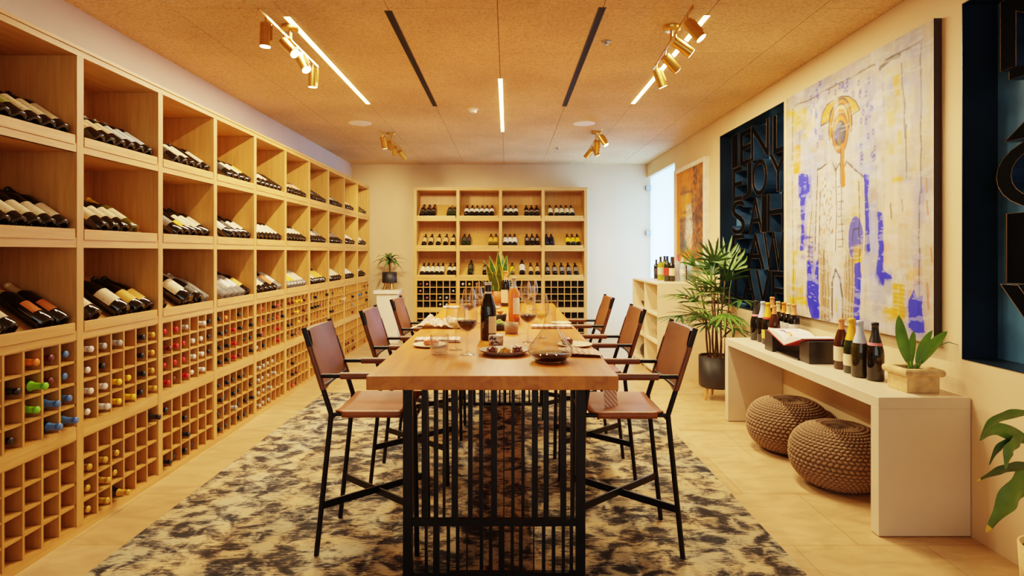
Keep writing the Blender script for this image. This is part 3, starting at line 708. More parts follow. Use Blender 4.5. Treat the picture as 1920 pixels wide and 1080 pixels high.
# ------------------------------------------------------------------ chairs
def make_chair():
    c = empty('dining_chair', (0,0,0), 'x', 'chair', 'leather counter chairs at the dining table')
    hw = 0.195; ZS = 0.668; R = 0.0125
    back = lambda z: -0.24 + 0.07*z/ZS if z < ZS else -0.17 - 0.13*(z-ZS)/(1.075-ZS)
    for sy in (-1, 1):
        MB().tube([(back(0), sy*hw, 0), (back(ZS), sy*hw, ZS), (back(1.075), sy*hw, 1.075)], R, 10).build('leg', BLACKM, c)
        MB().tube([(0.235, sy*hw, 0), (0.225, sy*hw, ZS), (0.205, sy*hw, 0.80), (0.19, sy*hw, 0.848)], R, 10).build('leg', BLACKM, c)
        a = MB().tube([(back(0.848), sy*hw, 0.848), (0.19, sy*hw, 0.848)], 0.0105, 10).build('armrest', BLACKM, c)
        w = MB().tube([(-0.125, sy*hw, 0.848), (0.175, sy*hw, 0.848)], 0.0165, 12).build('arm_wrap', LEATHERB, a)
        w['label'] = 'brown leather wrap'
    s = MB()
    for sy in (-1, 1): s.tube([(back(ZS), sy*hw, ZS), (0.226, sy*hw, ZS)], 0.0105, 8)
    for x in (back(ZS)+0.001, 0.224): s.tube([(x, -hw, ZS-0.02), (x, hw, ZS-0.02)], 0.009, 8)
    s.tube([(back(0.80)+0.004, -hw, 0.80), (back(0.80)+0.004, hw, 0.80)], 0.008, 8)
    s.build('seat_frame', BLACKM, c)
    for sg in (1, -1):
        z = 0.232 + (0.004 if sg > 0 else -0.006)
        MB().flat((back(z), -sg*hw, z), (0.235, sg*hw, z), 0.010, 0.034).build('stretcher', BLACKM, c)
    # leather seat: a sling wrapped round both side rails, corners cut away
    def seat(a, b):
        t = b*2-1                                        # across
        xh0, xh1 = (-0.118, 0.160) if abs(t) > 0.86 else (-0.150, 0.200)
        e = max(0, (abs(t)-0.86)/0.14)
        x = xh0 + (xh1-xh0)*a
        if e > 0:                                        # round the side rail and under it
            y = math.copysign(hw + 0.0145*math.sin(e*PI*1.1), t); z = ZS + 0.0145*math.cos(e*PI*1.1)
        else:
            y = t/0.86*hw; z = ZS + 0.0145 - 0.013*(1-(t/0.86)**2)*(1-(2*a-1)**2*0.2)
        return (x, y, z)
    m = MB().grid(seat, 10, 56)
    o = m.build('seat', LEATHER, c)
    md = o.modifiers.new('thick', 'SOLIDIFY'); md.thickness = 0.006; md.offset = 0
    def bk(a, b):
        t = a*2-1; z = 0.785 + (1.062-0.785)*b
        cut = max(0.0, (z-0.985)/0.077)
        w = hw + 0.0145
        if cut > 0:                                      # rounded notch that bares the top of the posts
            w = hw + 0.0145 - 0.033*min(1.0, (1-(1-min(1, cut*1.8))**2)**0.5)
        if b > 0.93: w = hw - 0.0185
        y = t*w
        sag = -0.022*(1-t*t)
        return (back(z) + 0.0145 + sag*1.0, y, z + (0.006*(t*t) if b > .9 else 0))
    m = MB().grid(bk, 20, 22)
    # wrap behind each post
    for sy in (-1, 1):
        def wr_(a, b, sy=sy):
            z = 0.785 + (0.988-0.785)*b; an = a*PI*1.15
            return (back(z) + 0.0145*math.cos(an), sy*(hw + 0.0145*math.sin(an)), z)
        m.grid(wr_, 8, 8)
        def bw(a, b, sy=sy):
            z = 0.785 + (1.058-0.785)*b
            t = 1 - a*1.0
            return (back(z) - 0.0145 - 0.0215*(1-t*t) , sy*t*(hw-0.012 if z < .99 else hw-.016), z)
        m.grid(bw, 10, 10)
    m.grid(lambda a, b: (back(1.062)+0.0145-0.022*(1-(2*a-1)**2) - b*0.0285, (2*a-1)*(hw-0.0175), 1.062+0.002*math.sin(b*PI)), 20, 3)
    m.grid(lambda a, b: (back(.785)+0.0145-0.022*(1-(2*a-1)**2) - b*0.0285, (2*a-1)*(hw-0.012), 0.785), 20, 2)
    o = m.build('backrest', LEATHERB, c)
    return c
chair0 = make_chair()
CH = [(-73.8, 2.93, 0, 'tan leather counter chair nearest the camera on the left of the table'),
      (-67.0, 3.745, 0, 'tan leather counter chair in the middle of the left row'),
      (-65.5, 4.60, 0, 'tan leather counter chair at the far end of the left row'),
      (64.6, 2.91, PI, 'tan leather counter chair on the right with a napkin hanging over it'),
      (62.5, 3.83, PI, 'tan leather counter chair in the middle of the right row'),
      (60.0, 4.78, PI, 'tan leather counter chair at the far end of the right row')]
chairs = []
for i, (x, y, rz, lab) in enumerate(CH):
    c = chair0 if i == 0 else dup(chair0)
    c.location = (x*u, y, RUGZ); c.rotation_euler = (0, 0, rz); c['label'] = lab
    chairs.append(c)

# ------------------------------------------------------------------ things on the table
def T(px, py, dz=0.0):
    s = (py - CY)/56.4
    return Vector(((px - CX)/s*u, YB/s, TT + dz + 0.0004))
def at(v, rz=0.0): return Matrix.Translation(v) @ Matrix.Rotation(rz, 4, 'Z')
GL = glass('clear_glass', (250, 250, 248))
GLD = glass('decanter_glass', (244, 246, 244))
REDW = mat('red_wine', (38, 6, 10), 0.06, var=0.02, spec=0.6)
def liquid(name, c, alpha=0.55):
    if name in MATS: return MATS[name]
    m = bpy.data.materials.new(name); m.use_nodes = True; nt = m.node_tree; b = nt.nodes['Principled BSDF']
    n = nt.nodes.new('ShaderNodeTexNoise'); n.inputs['Scale'].default_value = 8
    r = nt.nodes.new('ShaderNodeValToRGB'); cc = srgb(*c)
    r.color_ramp.elements[0].color = tuple(x*.85 for x in cc[:3])+(1,); r.color_ramp.elements[1].color = cc
    nt.links.new(n.outputs['Fac'], r.inputs[0]); nt.links.new(r.outputs[0], b.inputs['Base Color'])
    b.inputs['Roughness'].default_value = 0.05; b.inputs['Alpha'].default_value = alpha
    MATS[name] = m; return m
WHITEW = liquid('white_wine', (214, 178, 74), 0.6)
WATER = liquid('water', (236, 232, 222), 0.22)
ROSE = mat('rose_wine', (214, 122, 64), 0.1, var=0.06, scale=6)
def bowl_r(z):   # wine-glass bowl radius by height
    return np.interp(z, [.108,.112,.125,.145,.17,.20,.235,.262], [.003,.014,.034,.047,.0505,.048,.041,.0345])
WGP = [(0,0.003),(.004,0.004),(.012,.003),(.033,.0008),(.035,.0),(.0355,.0012),(.012,.006),(.0055,.012),(.0038,.03),(.0036,.085),(.0045,.10)] + [(float(bowl_r(z)), z) for z in (.110,.116,.125,.135,.145,.158,.17,.185,.20,.22,.24,.262)]
def wine_glass_mesh(): return MB().lathe(WGP, 28).mesh('wine_glass', GL)
wgm = None
def wine_mesh(z1, m, nm):
    zs = [.1135] + [.116 + (z1-.116)*i/6 for i in range(7)]
    return MB().lathe([(0,.113)] + [(float(bowl_r(z))-.0015, z) for z in zs] + [(0, z1)], 24).mesh(nm, m)
WM = {}
def wine_glass(px, py, fill, text, h=None, s=1.0):
    global wgm
    if wgm is None: wgm = wine_glass_mesh()
    o = bpy.data.objects.new('wine_glass', wgm); col.objects.link(o)
    o.location = T(px, py); o.scale = (s, s, s)
    if fill:
        k = (fill, h)
        if k not in WM: WM[k] = wine_mesh(h, {'red': REDW, 'white': WHITEW}[fill], 'wine')
        child('wine', WM[k], o)
    tag(o, text, 'wine glass', 'stemmed wine glasses on the table')
    return o
wine_glass(876, 665, 'red', 'half-full red wine glass beside the water tumbler', .162, 1.04)
wine_glass(854.5, 656, 'white', 'white wine glass left of the large red wine glass', .137, 1.02)
wine_glass(879, 613, 'red', 'red wine glass behind the tall dark bottle, nearest of three', .15)
wine_glass(893, 606, 'red', 'red wine glass just behind its twin beside the left plates', .145)
wine_glass(902, 588, 'red', 'red wine glass standing left of the terracotta planter', .15)
wine_glass(990, 642, 'red', 'half-full red wine glass between rosé bottle and decanter'.replace('é', 'e'), .155)
wine_glass(1014, 634, 'white', 'white wine glass directly behind the decanter', .14)
wine_glass(992, 601, 'white', 'white wine glass behind the right red wine, beyond the rose bottle', .137)
wine_glass(985, 588, None, 'empty wine glass far back right of the rose bottle')
wine_glass(998, 580, 'white', 'white wine glass farthest back on the table right side', .14)
# water tumbler
tp = T(824, 664)
o = MB().lathe([(0,.002),(.036,.0),(.041,.004),(.0465,.03),(.0475,.06),(.0455,.098)], 32).lathe([(.0445,.098),(.0455,.06),(.044,.03),(.037,.012),(0,.011)], 32).build('water_tumbler', GL)
o.location = tp; tag(o, 'stemless tumbler of water at the near left of the table', 'glass')
MB().lathe([(0,.0125),(.0362,.0135),(.0428,.03),(.0440,.05),(0,.05)], 32).build('water', WATER, o)
# tall burgundy bottle
bt = bottle(at(T(915.5, 637), 0.75), 'burgundy', DARKG, 'cream', 'black', 'tall dark wine bottle in the middle of the table', 'wine bottles on the dining table', 1.12, lkw=dict(l0=.038, l1=.125, half=38))
for za, zb in ((.2415, .251), (.286, .2945)):
    k = child('neck_band', bottle_mesh('burgundy', 'neck_band', 'whiteb', label_mat('white'), 1.12, z0=za, z1=zb), bt); k['label'] = 'white band round the capsule'; k.scale = (1.03, 1.03, 1)
# rose bottle: pale wine behind a white label
M_ = at(T(963.6, 602), 0.7)
rb_ = bottle(M_, 'bordeaux', ROSE, 'white', 'silver', 'orange-pink rose wine bottle with white label on the table', 'wine bottles on the dining table', 1.09, lkw=dict(l0=.05, l1=.16, half=50))
bottle(at(T(948, 574), -0.5), 'bordeaux', DARKG, 'cream', 'tan', 'dark wine bottle with tan capsule beside the terracotta planter', 'wine bottles on the dining table', 1.12, lkw=dict(l0=.03, l1=.14, half=60))
# decanter
dp = T(1032, 677)
DPR = [(0,.004),(.03,.002),(.062,.001),(.075,.006),(.098,.028),(.107,.048),(.104,.062),(.088,.085),(.064,.115),(.044,.145),(.031,.175),(.0255,.205),(.0255,.235),(.030,.262),(.040,.286)]
o = MB().lathe(DPR, 40).build('decanter', GLD); o.location = dp
tag(o, 'wide-bottomed glass decanter with a pool of red wine', 'decanter')
MB().lathe([(0,.006),(.06,.004),(.073,.009),(.0955,.029),(.100,.034),(0,.034)], 40).build('red_wine', REDW, o)
# oval plate of bites
STONE = mat('grey_stoneware', (140, 122, 104), 0.55, var=0.12, scale=30)
CREAMW = mat('cream_stoneware', (206, 182, 140), 0.5, var=0.08, scale=30)
def plate_prof(r, h): return [(0,.004),(r*.62,.002),(r*.66,0),(r*.72,.001),(r,h),(r*1.0,h+.003),(r*.95,h+.002),(r*.7,.007),(0,.006)]
pl = MB().lathe(plate_prof(.128, .022), 40, sy=.82).build('plate', STONE); pl.location = T(946, 664)
tag(pl, 'grey oval plate with three dark glazed bites near the decanter', 'plate')
GLAZE = mat('glazed_bite', (98, 44, 24), 0.25, var=0.35, scale=60, bump=0.6)
GARN = mat('golden_garnish', (206, 140, 58), 0.5, var=0.3, scale=90, bump=0.6)
GREENF = mat('salad_green', (146, 170, 50), 0.6, var=0.25, scale=60, bump=0.6)
SALM = mat('salmon_pink', (220, 112, 62), 0.45, var=0.2, scale=60, bump=0.5)
def lump(r, m, name, loc, text, cat, group, squash=.65, seed=0, parent=None, garnish=None):
    b = MB()
    def fn(a, t):
        th = a*2*PI; ph = t*PI
        d = Vector((math.sin(ph)*math.cos(th), math.sin(ph)*math.sin(th), -math.cos(ph)))
        k = 1 + 0.28*noise.noise(d*2.1 + Vector((seed*3.1, 0, 0))) + 0.12*noise.noise(d*5 + Vector((0, seed, 0)))
        p = d*r*k; z = p.z*squash
        return (p.x, p.y, max(z, -r*squash*.6) + r*squash*.6)
    b.grid(fn, 20, 12)
    o = b.build(name, m, parent); o.location = loc
    if text: tag(o, text, cat, group)
    return o
pc = pl.location
for i, (dx, dy, txt) in enumerate([(-.062, -.01, 'dark glazed bite on the left of the grey plate'), (.002, -.022, 'golden bite in the middle of the grey plate'), (.064, .012, 'dark glazed bite on the right of the grey plate')]):
    b_ = lump(.027, GLAZE if i != 1 else GARN, 'canape', (pc.x+dx, pc.y+dy, pc.z+.0075), txt, 'food', 'bites on the grey plate', .8, i)
    lump(.010, GARN if i != 1 else GREENF, 'garnish', (-.02, -.012, .004), None, None, None, .8, i+5, b_)
    lump(.008, GARN, 'garnish', (.016, -.014, .010), None, None, None, .8, i+9, b_)
# terrazzo block
TZ, nt_, b_ = new_mat('terrazzo')
tc = nt_.nodes.new('ShaderNodeTexCoord'); v_ = nt_.nodes.new('ShaderNodeTexVoronoi'); v_.inputs['Scale'].default_value = 75
r_ = nt_.nodes.new('ShaderNodeValToRGB'); r_.color_ramp.interpolation = 'CONSTANT'
e = r_.color_ramp.elements; e[0].color = srgb(206, 200, 186); e[1].position = .55; e[1].color = srgb(58, 64, 74); k_ = e.new(.72); k_.color = srgb(120, 150, 176); k_ = e.new(.85); k_.color = srgb(176, 120, 60)
sep = nt_.nodes.new('ShaderNodeSeparateColor')
nt_.links.new(tc.outputs['Object'], v_.inputs['Vector']); nt_.links.new(v_.outputs['Color'], sep.inputs[0]); nt_.links.new(sep.outputs[0], r_.inputs[0]); nt_.links.new(r_.outputs[0], b_.inputs['Base Color'])
o = MB().bbox(-.040, .040, -.018, .018, 0, .056, .008, seg=3).build('terrazzo_block', TZ); o.location = T(930, 647); o.rotation_euler.z = -.08
tag(o, 'small speckled blue and white block in front of the tall bottle', 'block')
# cups and bowls along the middle
cup = MB().lathe([(0,.004),(.034,0),(.040,.004),(.044,.03),(.0445,.066),(.042,.066),(.040,.03),(.034,.010),(0,.009)], 28).build('cup', mat('taupe_stoneware', (168, 136, 104), .6, var=.08, scale=40)); cup.location = T(959, 625)
tag(cup, 'taupe stoneware cup right of the tall dark bottle', 'cup')
MB().lathe([(0,.056),(.0405,.056)], 24).build('dark_sauce', mat('dark_sauce', (34, 22, 18), .2), cup)
gb = MB().lathe([(0,.003),(.034,0),(.040,.004),(.042,.045),(.040,.045),(.038,.008),(0,.008)], 24).build('bowl', BLACKP); gb.location = T(936, 619)
tag(gb, 'small black bowl of green salad beside the taupe cup', 'bowl')
for i in range(7):
    a = i*2.4; lump(.016, GREENF, 'salad', (.02*math.cos(a)*(i > 0), .02*math.sin(a)*(i > 0), .036 + (.012 if i == 0 else 0)), None, None, None, .9, i+20, gb)
ob = MB().lathe([(0,.003),(.044,0),(.052,.006),(.058,.05),(.055,.05),(.05,.01),(0,.008)], 28).build('bowl', BLACKP); ob.location = T(936, 601)
tag(ob, 'black bowl heaped with golden crisps near the rose bottle', 'bowl')
CRISP = mat('golden_crisps', (222, 148, 44), .45, var=.2, scale=50, bump=.5)
for i in range(9):
    a = i*2.4; r_i = .032 if i > 2 else .012
    lump(.022, CRISP, 'crisps', (r_i*math.cos(a), r_i*math.sin(a), .036 + (.02 if i <= 2 else 0)), None, None, None, .7, i+40, ob)
jar = MB().lathe([(0,.002),(.022,0),(.025,.004),(.025,.04),(.02,.046),(.02,.054)], 20).build('glass_jar', GL); jar.location = T(933, 580)
tag(jar, 'tiny clear glass jar in front of the terracotta planter', 'jar'); MB().lathe([(0,.004),(.023,.004),(.023,.025),(0,.025)], 18).build('salt', mat('salt', (226, 214, 200), .8), jar)
vt = MB().lathe([(0,.002),(.018,0),(.021,.004),(.024,.05)], 20).build('votive_glass', glass('pink_glass', (226, 186, 180))); vt.location = T(969, 609)
tag(vt, 'small pinkish votive glass behind the taupe cup', 'glass')
# left side plate with salmon, right side plate
sp = MB().lathe(plate_prof(.092, .010), 36).build('plate', CREAMW); sp.location = T(806, 649)
tag(sp, 'small cream plate with salmon beside the water tumbler', 'plate')
for i, (dx, dy) in enumerate(((-.012, 0), (.014, .014), (.03, -.008))):
    lump(.022, SALM, 'salmon', (dx, dy, .008), None, None, None, .8, i+60, sp)
rp = MB().lathe(plate_prof(.095, .008), 36).build('plate', CREAMW); rp.location = T(1078, 648)
tag(rp, 'pale plate with one browned bite right of the decanter', 'plate')
lump(.030, GLAZE, 'canape', (rp.location.x-.042, rp.location.y-.005, rp.location.z+.0075), 'browned bite alone on the right-hand pale plate', 'food', None, .8, 71)
fp = MB().lathe(plate_prof(.07, .008), 28).build('plate', CREAMW); fp.location = T(1052, 607)
tag(fp, 'small pale oval plate beyond the striped right napkin', 'plate')
lp = MB().lathe(plate_prof(.085, .010), 28).build('plate', CREAMW); lp.location = T(851, 601)
tag(lp, 'small cream plate behind the crumpled left napkin', 'plate')

# napkins
def check_mat(name, ca, cb, sx, sy):
    m, nt, b = new_mat(name)
    tc = nt.nodes.new('ShaderNodeTexCoord')
    sp_ = nt.nodes.new('ShaderNodeSeparateXYZ'); nt.links.new(tc.outputs['Object'], sp_.inputs[0])
    outs = []
    for i, s_ in ((0, sx), (1, sy)):
        if not s_: continue
        mu = nt.nodes.new('ShaderNodeMath'); mu.operation = 'MULTIPLY'; mu.inputs[1].default_value = s_
        si = nt.nodes.new('ShaderNodeMath'); si.operation = 'SINE'
        nt.links.new(sp_.outputs[i], mu.inputs[0]); nt.links.new(mu.outputs[0], si.inputs[0]); outs.append(si.outputs[0])
    v = outs[0]
    if len(outs) > 1:
        ad = nt.nodes.new('ShaderNodeMath'); ad.operation = 'ADD'; nt.links.new(outs[0], ad.inputs[0]); nt.links.new(outs[1], ad.inputs[1]); v = ad.outputs[0]
    r = nt.nodes.new('ShaderNodeValToRGB'); r.color_ramp.elements[0].position = .2; r.color_ramp.elements[1].position = .55
    r.color_ramp.elements[0].color = srgb(*ca); r.color_ramp.elements[1].color = srgb(*cb)
    nt.links.new(v, r.inputs[0]); nt.links.new(r.outputs[0], b.inputs['Base Color']); b.inputs['Roughness'].default_value = .9
    return m
LIN = check_mat('pink_checked_linen', (232, 214, 194), (190, 128, 112), 170, 170)
LIN2 = check_mat('pink_striped_linen', (226, 196, 172), (206, 164, 142), 260, 0)
def folded_napkin(px0, px1, py, wy, text):
    a, b = T(px0, py), T(px1, py); L = b.x - a.x
    m = MB()
    for k in range(2):
        z0 = k*.009
        def fn(p, q, z0=z0, k=k):
            an = q*2*PI; yy = math.cos(an)*wy/2*(1-.06*k); zz = .0048*max(-1, min(1, math.sin(an)*1.6))
            return (p*L*(1-.02*k), yy + .003*math.sin(p*9+k), .0052 + z0 + zz + .0025*noise.noise(Vector((p*4, yy*20, k))) * (1 if zz > 0 else 0))
        m.grid(fn, 40, 16)
    o = m.build('napkin', LIN); o.location = (a.x, a.y, TT + .0006)
    return tag(o, text, 'napkin', 'checked napkins on the table')
folded_napkin(780, 864, 640, .12, 'folded pink checked napkin behind the salmon plate')
folded_napkin(996, 1072, 614.5, .12, 'folded pink checked napkin beyond the decanter on the right')
folded_napkin(832, 862, 578, .10, 'folded checked napkin far back at the left table edge')
def crumpled(cx, cy, sx, sy, h, text, seed):
    def fn(a, b):
        b = .5 + (b-.5)*(1-.25*math.sin(a*3))
        x, y = (a-.5)*sx, (b-.5)*sy
        e = min(1, 5*min(a, 1-a, b, 1-b) + .05)
        f = abs(noise.noise(Vector((x*8+seed, y*5, seed)))) + .5*abs(noise.noise(Vector((x*17, y*13+seed, 2))))
        return (x + .03*noise.noise(Vector((x*5, y*5, seed+4))), y + .05*noise.noise(Vector((x*5+9, y*5, seed))), .004 + h*e*(.10 + 1.6*f + .5*max(0, .5-abs(a-.3)*3)))
    o = MB().grid(fn, 46, 40).build('napkin', LIN2); p = T(cx, cy); o.location = (p.x, p.y, TT)
    md = o.modifiers.new('thick', 'SOLIDIFY'); md.thickness = .0015; md.offset = 1
    return tag(o, text, 'napkin', 'crumpled napkins on the table')
crumpled(826, 613, .34, .26, .066, 'crumpled pale pink napkin lying left of the white wine glass', 3)
# napkin draped over the right edge of the table
def drape(a, b):
    # a along the cloth from the table to the hanging end, b across it
    Lflat, Lhang = .20, .30
    s_ = a*(Lflat+Lhang)
    yw = (b-.5)*(.20*(1 - .5*max(0, (s_-Lflat)/Lhang)))
    fold = .010*noise.noise(Vector((s_*9, b*5, 5))) + .008*math.sin(b*16 + s_*8)
    r_ = .010
    ex = TX1 + .004
    if s_ < Lflat: x = ex - Lflat + s_; z = TT + .009 + max(-.004, fold) * min(1, (Lflat-s_)*12 + .1)
    else:
        d_ = s_-Lflat; k = min(1, d_/.02); x = ex + .006*k + (abs(fold)*.9 + b*.075)*min(1, d_*7); yw *= .55; z = TT + .006 - .004*k - d_
    return (x, 2.93 + yw - .10*a, z)
LIN3, nt_, b_ = new_mat('pink_striped_cloth')
tc = nt_.nodes.new('ShaderNodeTexCoord'); dt = nt_.nodes.new('ShaderNodeVectorMath'); dt.operation = 'DOT_PRODUCT'; dt.inputs[1].default_value = (260, 60, 260)
si = nt_.nodes.new('ShaderNodeMath'); si.operation = 'SINE'; r_ = nt_.nodes.new('ShaderNodeValToRGB')
r_.color_ramp.elements[0].position = .25; r_.color_ramp.elements[1].position = .6; r_.color_ramp.elements[0].color = srgb(222, 196, 176); r_.color_ramp.elements[1].color = srgb(176, 126, 110)
nt_.links.new(tc.outputs['Object'], dt.inputs[0]); nt_.links.new(dt.outputs['Value'], si.inputs[0]); nt_.links.new(si.outputs[0], r_.inputs[0]); nt_.links.new(r_.outputs[0], b_.inputs['Base Color']); b_.inputs['Roughness'].default_value = .9
o = MB().grid(drape, 60, 34).build('napkin', LIN3)
md = o.modifiers.new('thick', 'SOLIDIFY'); md.thickness = .0015; md.offset = 1
tag(o, 'pink striped napkin draped over the right edge of the table', 'napkin', 'crumpled napkins on the table')
# planter with a snake plant
PLM = wood('terracotta_wood', (168, 92, 34), (200, 120, 50), (20, 20, 1), rough=.5)
pp = Vector((-10.2*u, 5.66, TT + .0004))
pot = empty('snake_plant', pp, 'snake plant in an orange wooden pot at the table far end', 'plant')
MB().lathe([(0,0),(.058,0),(.066,.01),(.070,.135),(.062,.135),(.058,.12),(0,.12)], 24).build('pot', PLM, pot)
MB().lathe([(0,.122),(.060,.122)], 20).build('soil', SOIL, pot)
SNK = mat('snake_leaf', (48, 84, 34), .45, var=.3, scale=14, stretch=(1, 1, 3))
SNKE = mat('snake_leaf_margin', (176, 178, 62), .45, var=.1)
LEAFG = mat('leaf_green', (74, 112, 40), .42, var=.2, scale=9)
LEAFD = mat('leaf_dark_green', (48, 80, 34), .42, var=.2, scale=9)
LEAFY = mat('leaf_bright_green', (92, 146, 40), .42, var=.15, scale=9)
LEAFT = mat('leaf_yellow_tip', (206, 170, 44), .5, var=.1)
def blade(mb, base, d0, length, width, bend, up=Vector((0,0,1)), n=10, m=0, edge=None, fold=.12, shape='lance', twist=0.0, curl=None, tip=None):
    """a leaf blade: starts at base going along d0, bending by `bend` radians towards -up"""
    d = Vector(d0).normalized(); p = Vector(base)
    side = d.cross(up)
    if side.length < 1e-4: side = d.orthogonal()
    side.normalize()
    v = []; w_f = {'lance': lambda t: math.sin(PI*min(1, t*.86+.14)**.8)**.9 if t < 1 else 0.0,
                   'oval': lambda t: math.sin(PI*t)**.65, 'strap': lambda t: min(1, t*5+.35)*min(1, (1-t)*3.5)**.8}[shape]
    for i in range(n+1):
        t = i/n
        w = max(.0008, width*w_f(t)/2)
        s = Matrix.Rotation(twist*t, 3, d) @ side
        nrm = s.cross(d).normalized()
        wv = nrm*(.06*width*math.sin(t*9+length*50)) if curl else Vector()
        cols_ = (-1, -.72, 0, .72, 1)
        for c_ in cols_: v.append(p + s*w*c_ + nrm*abs(c_)*w*fold*2 + wv*c_*c_)
        d = (Matrix.Rotation(-bend/n, 3, side) @ d).normalized()
        p = p + d*length/n
    f1, f2, f3 = [], [], []
    for i in range(n):
        for k in range(4):
            q = (i*5+k, i*5+k+1, (i+1)*5+k+1, (i+1)*5+k)
            if tip and i >= n-2: f3.append(q)
            elif edge is not None and k in (0, 3): f2.append(q)
            else: f1.append(q)
    o = len(mb.v)
    mb.add(v, f1, m, True)
    if f2: 
        for f in f2: mb.f.append([i+o for i in f]); mb.m.append(edge); mb.sm.append(True)
    if f3:
        for f in f3: mb.f.append([i+o for i in f]); mb.m.append(tip); mb.sm.append(True)
    return p
for i, (dx, dy, L, tx, ty, bend, w) in enumerate([(-.02,0,.37,-.16,0,.15,.085),(.012,-.01,.41,-.02,-.05,.1,.088),(-.005,.02,.36,-.32,.1,.25,.075),(.03,.01,.37,.16,.1,.12,.085),(.035,-.02,.33,.34,-.1,.3,.075),
        (-.03,-.02,.32,-.26,-.2,.25,.078),(.0,-.03,.30,.05,-.25,.15,.085),(.04,.02,.30,.6,.05,.7,.04),(-.04,0,.36,-.6,-.05,1.1,.042),(-.03,-.03,.19,-.9,-.1,1.0,.055),(.02,.03,.38,.08,.3,.1,.08),(.03,-.03,.24,.28,-.2,.2,.07),(-.02,-.035,.22,-.1,-.2,.1,.07),(.045,0,.36,.72,-.1,.9,.034)]):
    m = MB(); blade(m, (dx, dy, .12), (tx, ty, 1), L, w, bend, n=10, edge=1, fold=.14, up=Vector((.3, 1, 0)) if abs(tx) < .3 else Vector((0, 0, 1)))
    m.build('leaf', [SNK, SNKE], pot)

# ------------------------------------------------------------------ console table, poufs, shelf unit
C0, C1, CX0, CX1, CZ = 2.93, 5.00, 208.7*u, XR - 0.004, EYE - 81.4*u
ct = empty('console_table', (CX0, C0, 0), 'white waterfall console table along the right wall', 'table')
org = ct.location.copy()
MB().bbox(CX0, CX1, C0, C1, CZ-.058, CZ, .002, seg=1).build('tabletop', WHITE, ct, org)
MB().bbox(CX0, CX1, C0, C0+.065, .004, CZ-.058, .002, seg=1).build('leg', WHITE, ct, org)
MB().bbox(CX0, CX1, C1-.065, C1, .004, CZ-.058, .002, seg=1).build('leg', WHITE, ct, org)

def pouf_mat():
    m, nt, b = new_mat('knitted_jute')
    a = nt.nodes.new('ShaderNodeAttribute'); a.attribute_name = 'paint'
    n = nt.nodes.new('ShaderNodeTexNoise'); n.inputs['Scale'].default_value = 140
    bp = nt.nodes.new('ShaderNodeBump'); bp.inputs['Strength'].default_value = .4; bp.inputs['Distance'].default_value = .003
    nt.links.new(a.outputs['Color'], b.inputs['Base Color']); nt.links.new(n.outputs['Fac'], bp.inputs['Height']); nt.links.new(bp.outputs[0], b.inputs['Normal'])
    b.inputs['Roughness'].default_value = .9
    return m
PM = pouf_mat()
def set_colors(me, arr):
    at_ = me.color_attributes.new('paint', 'FLOAT_COLOR', 'POINT')
    at_.data.foreach_set('color', np.ascontiguousarray(arr, dtype=np.float32).ravel())
def pouf(x, y, R, H, text):
    NU, NV = 420, 180
    ia = np.arange(NU)/NU*2*PI
    ts = np.linspace(0.02, .995, NV)
    # profile by angle from the bottom to the top
    ph = -PI/2 + ts*PI
    pr = np.sign(np.cos(ph))*np.abs(np.cos(ph))**.72*R
    pz = H/2 + np.sign(np.sin(ph))*np.abs(np.sin(ph))**.86*H/2
    pz = np.where(ph > 1.2, pz - .03*((ph-1.2)/.37)**2, pz)
    rows = 30.0; cols_ = 56.0
    A, V = np.meshgrid(ia, ts)
    row = V*rows; k = np.floor(row)
    # stocking stitch: slanted stitches alternating by row, twisted a little
    q = A/(2*PI)*cols_ + .5*k + np.where(k % 2 == 0, 1, -1)*(row-k-.5)*.42
    st = np.abs(np.sin(q*PI))**.6 * np.abs(np.sin(row*PI))**.55
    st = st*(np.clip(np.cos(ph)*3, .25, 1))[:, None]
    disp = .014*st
    Rr = pr[:, None] + disp*np.cos(ph)[:, None]
    Z = pz[:, None] + disp*np.sin(ph)[:, None]
    wob = 1 + .015*np.sin(2*A+1) + .01*np.sin(3*A)
    X_, Y_ = Rr*np.cos(A)*wob, Rr*np.sin(A)*wob
    Z = np.maximum(Z, .001)
    v = np.stack([X_, Y_, Z], -1).reshape(-1, 3)
    f = []
    for j in range(NV-1):
        for i in range(NU): f.append((j*NU+i, j*NU+(i+1) % NU, (j+1)*NU+(i+1) % NU, (j+1)*NU+i))
    f.append(tuple(range((NV-1)*NU, NV*NU)))
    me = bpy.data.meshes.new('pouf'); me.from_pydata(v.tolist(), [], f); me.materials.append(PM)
    me.polygons.foreach_set('use_smooth', [True]*len(f))
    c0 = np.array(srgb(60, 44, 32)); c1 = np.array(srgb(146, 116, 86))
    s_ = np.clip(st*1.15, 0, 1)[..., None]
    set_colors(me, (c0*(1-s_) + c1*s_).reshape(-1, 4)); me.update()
    o = bpy.data.objects.new('pouf', me); col.objects.link(o); o.location = (x, y, .001)
    return tag(o, text, 'pouf', 'knitted poufs under the console')
pouf(2.06, 3.60, .272, .37, 'chunky knitted brown pouf nearer the camera under the console')
pouf(2.055, 4.24, .272, .37, 'chunky knitted brown pouf behind the other under the console')

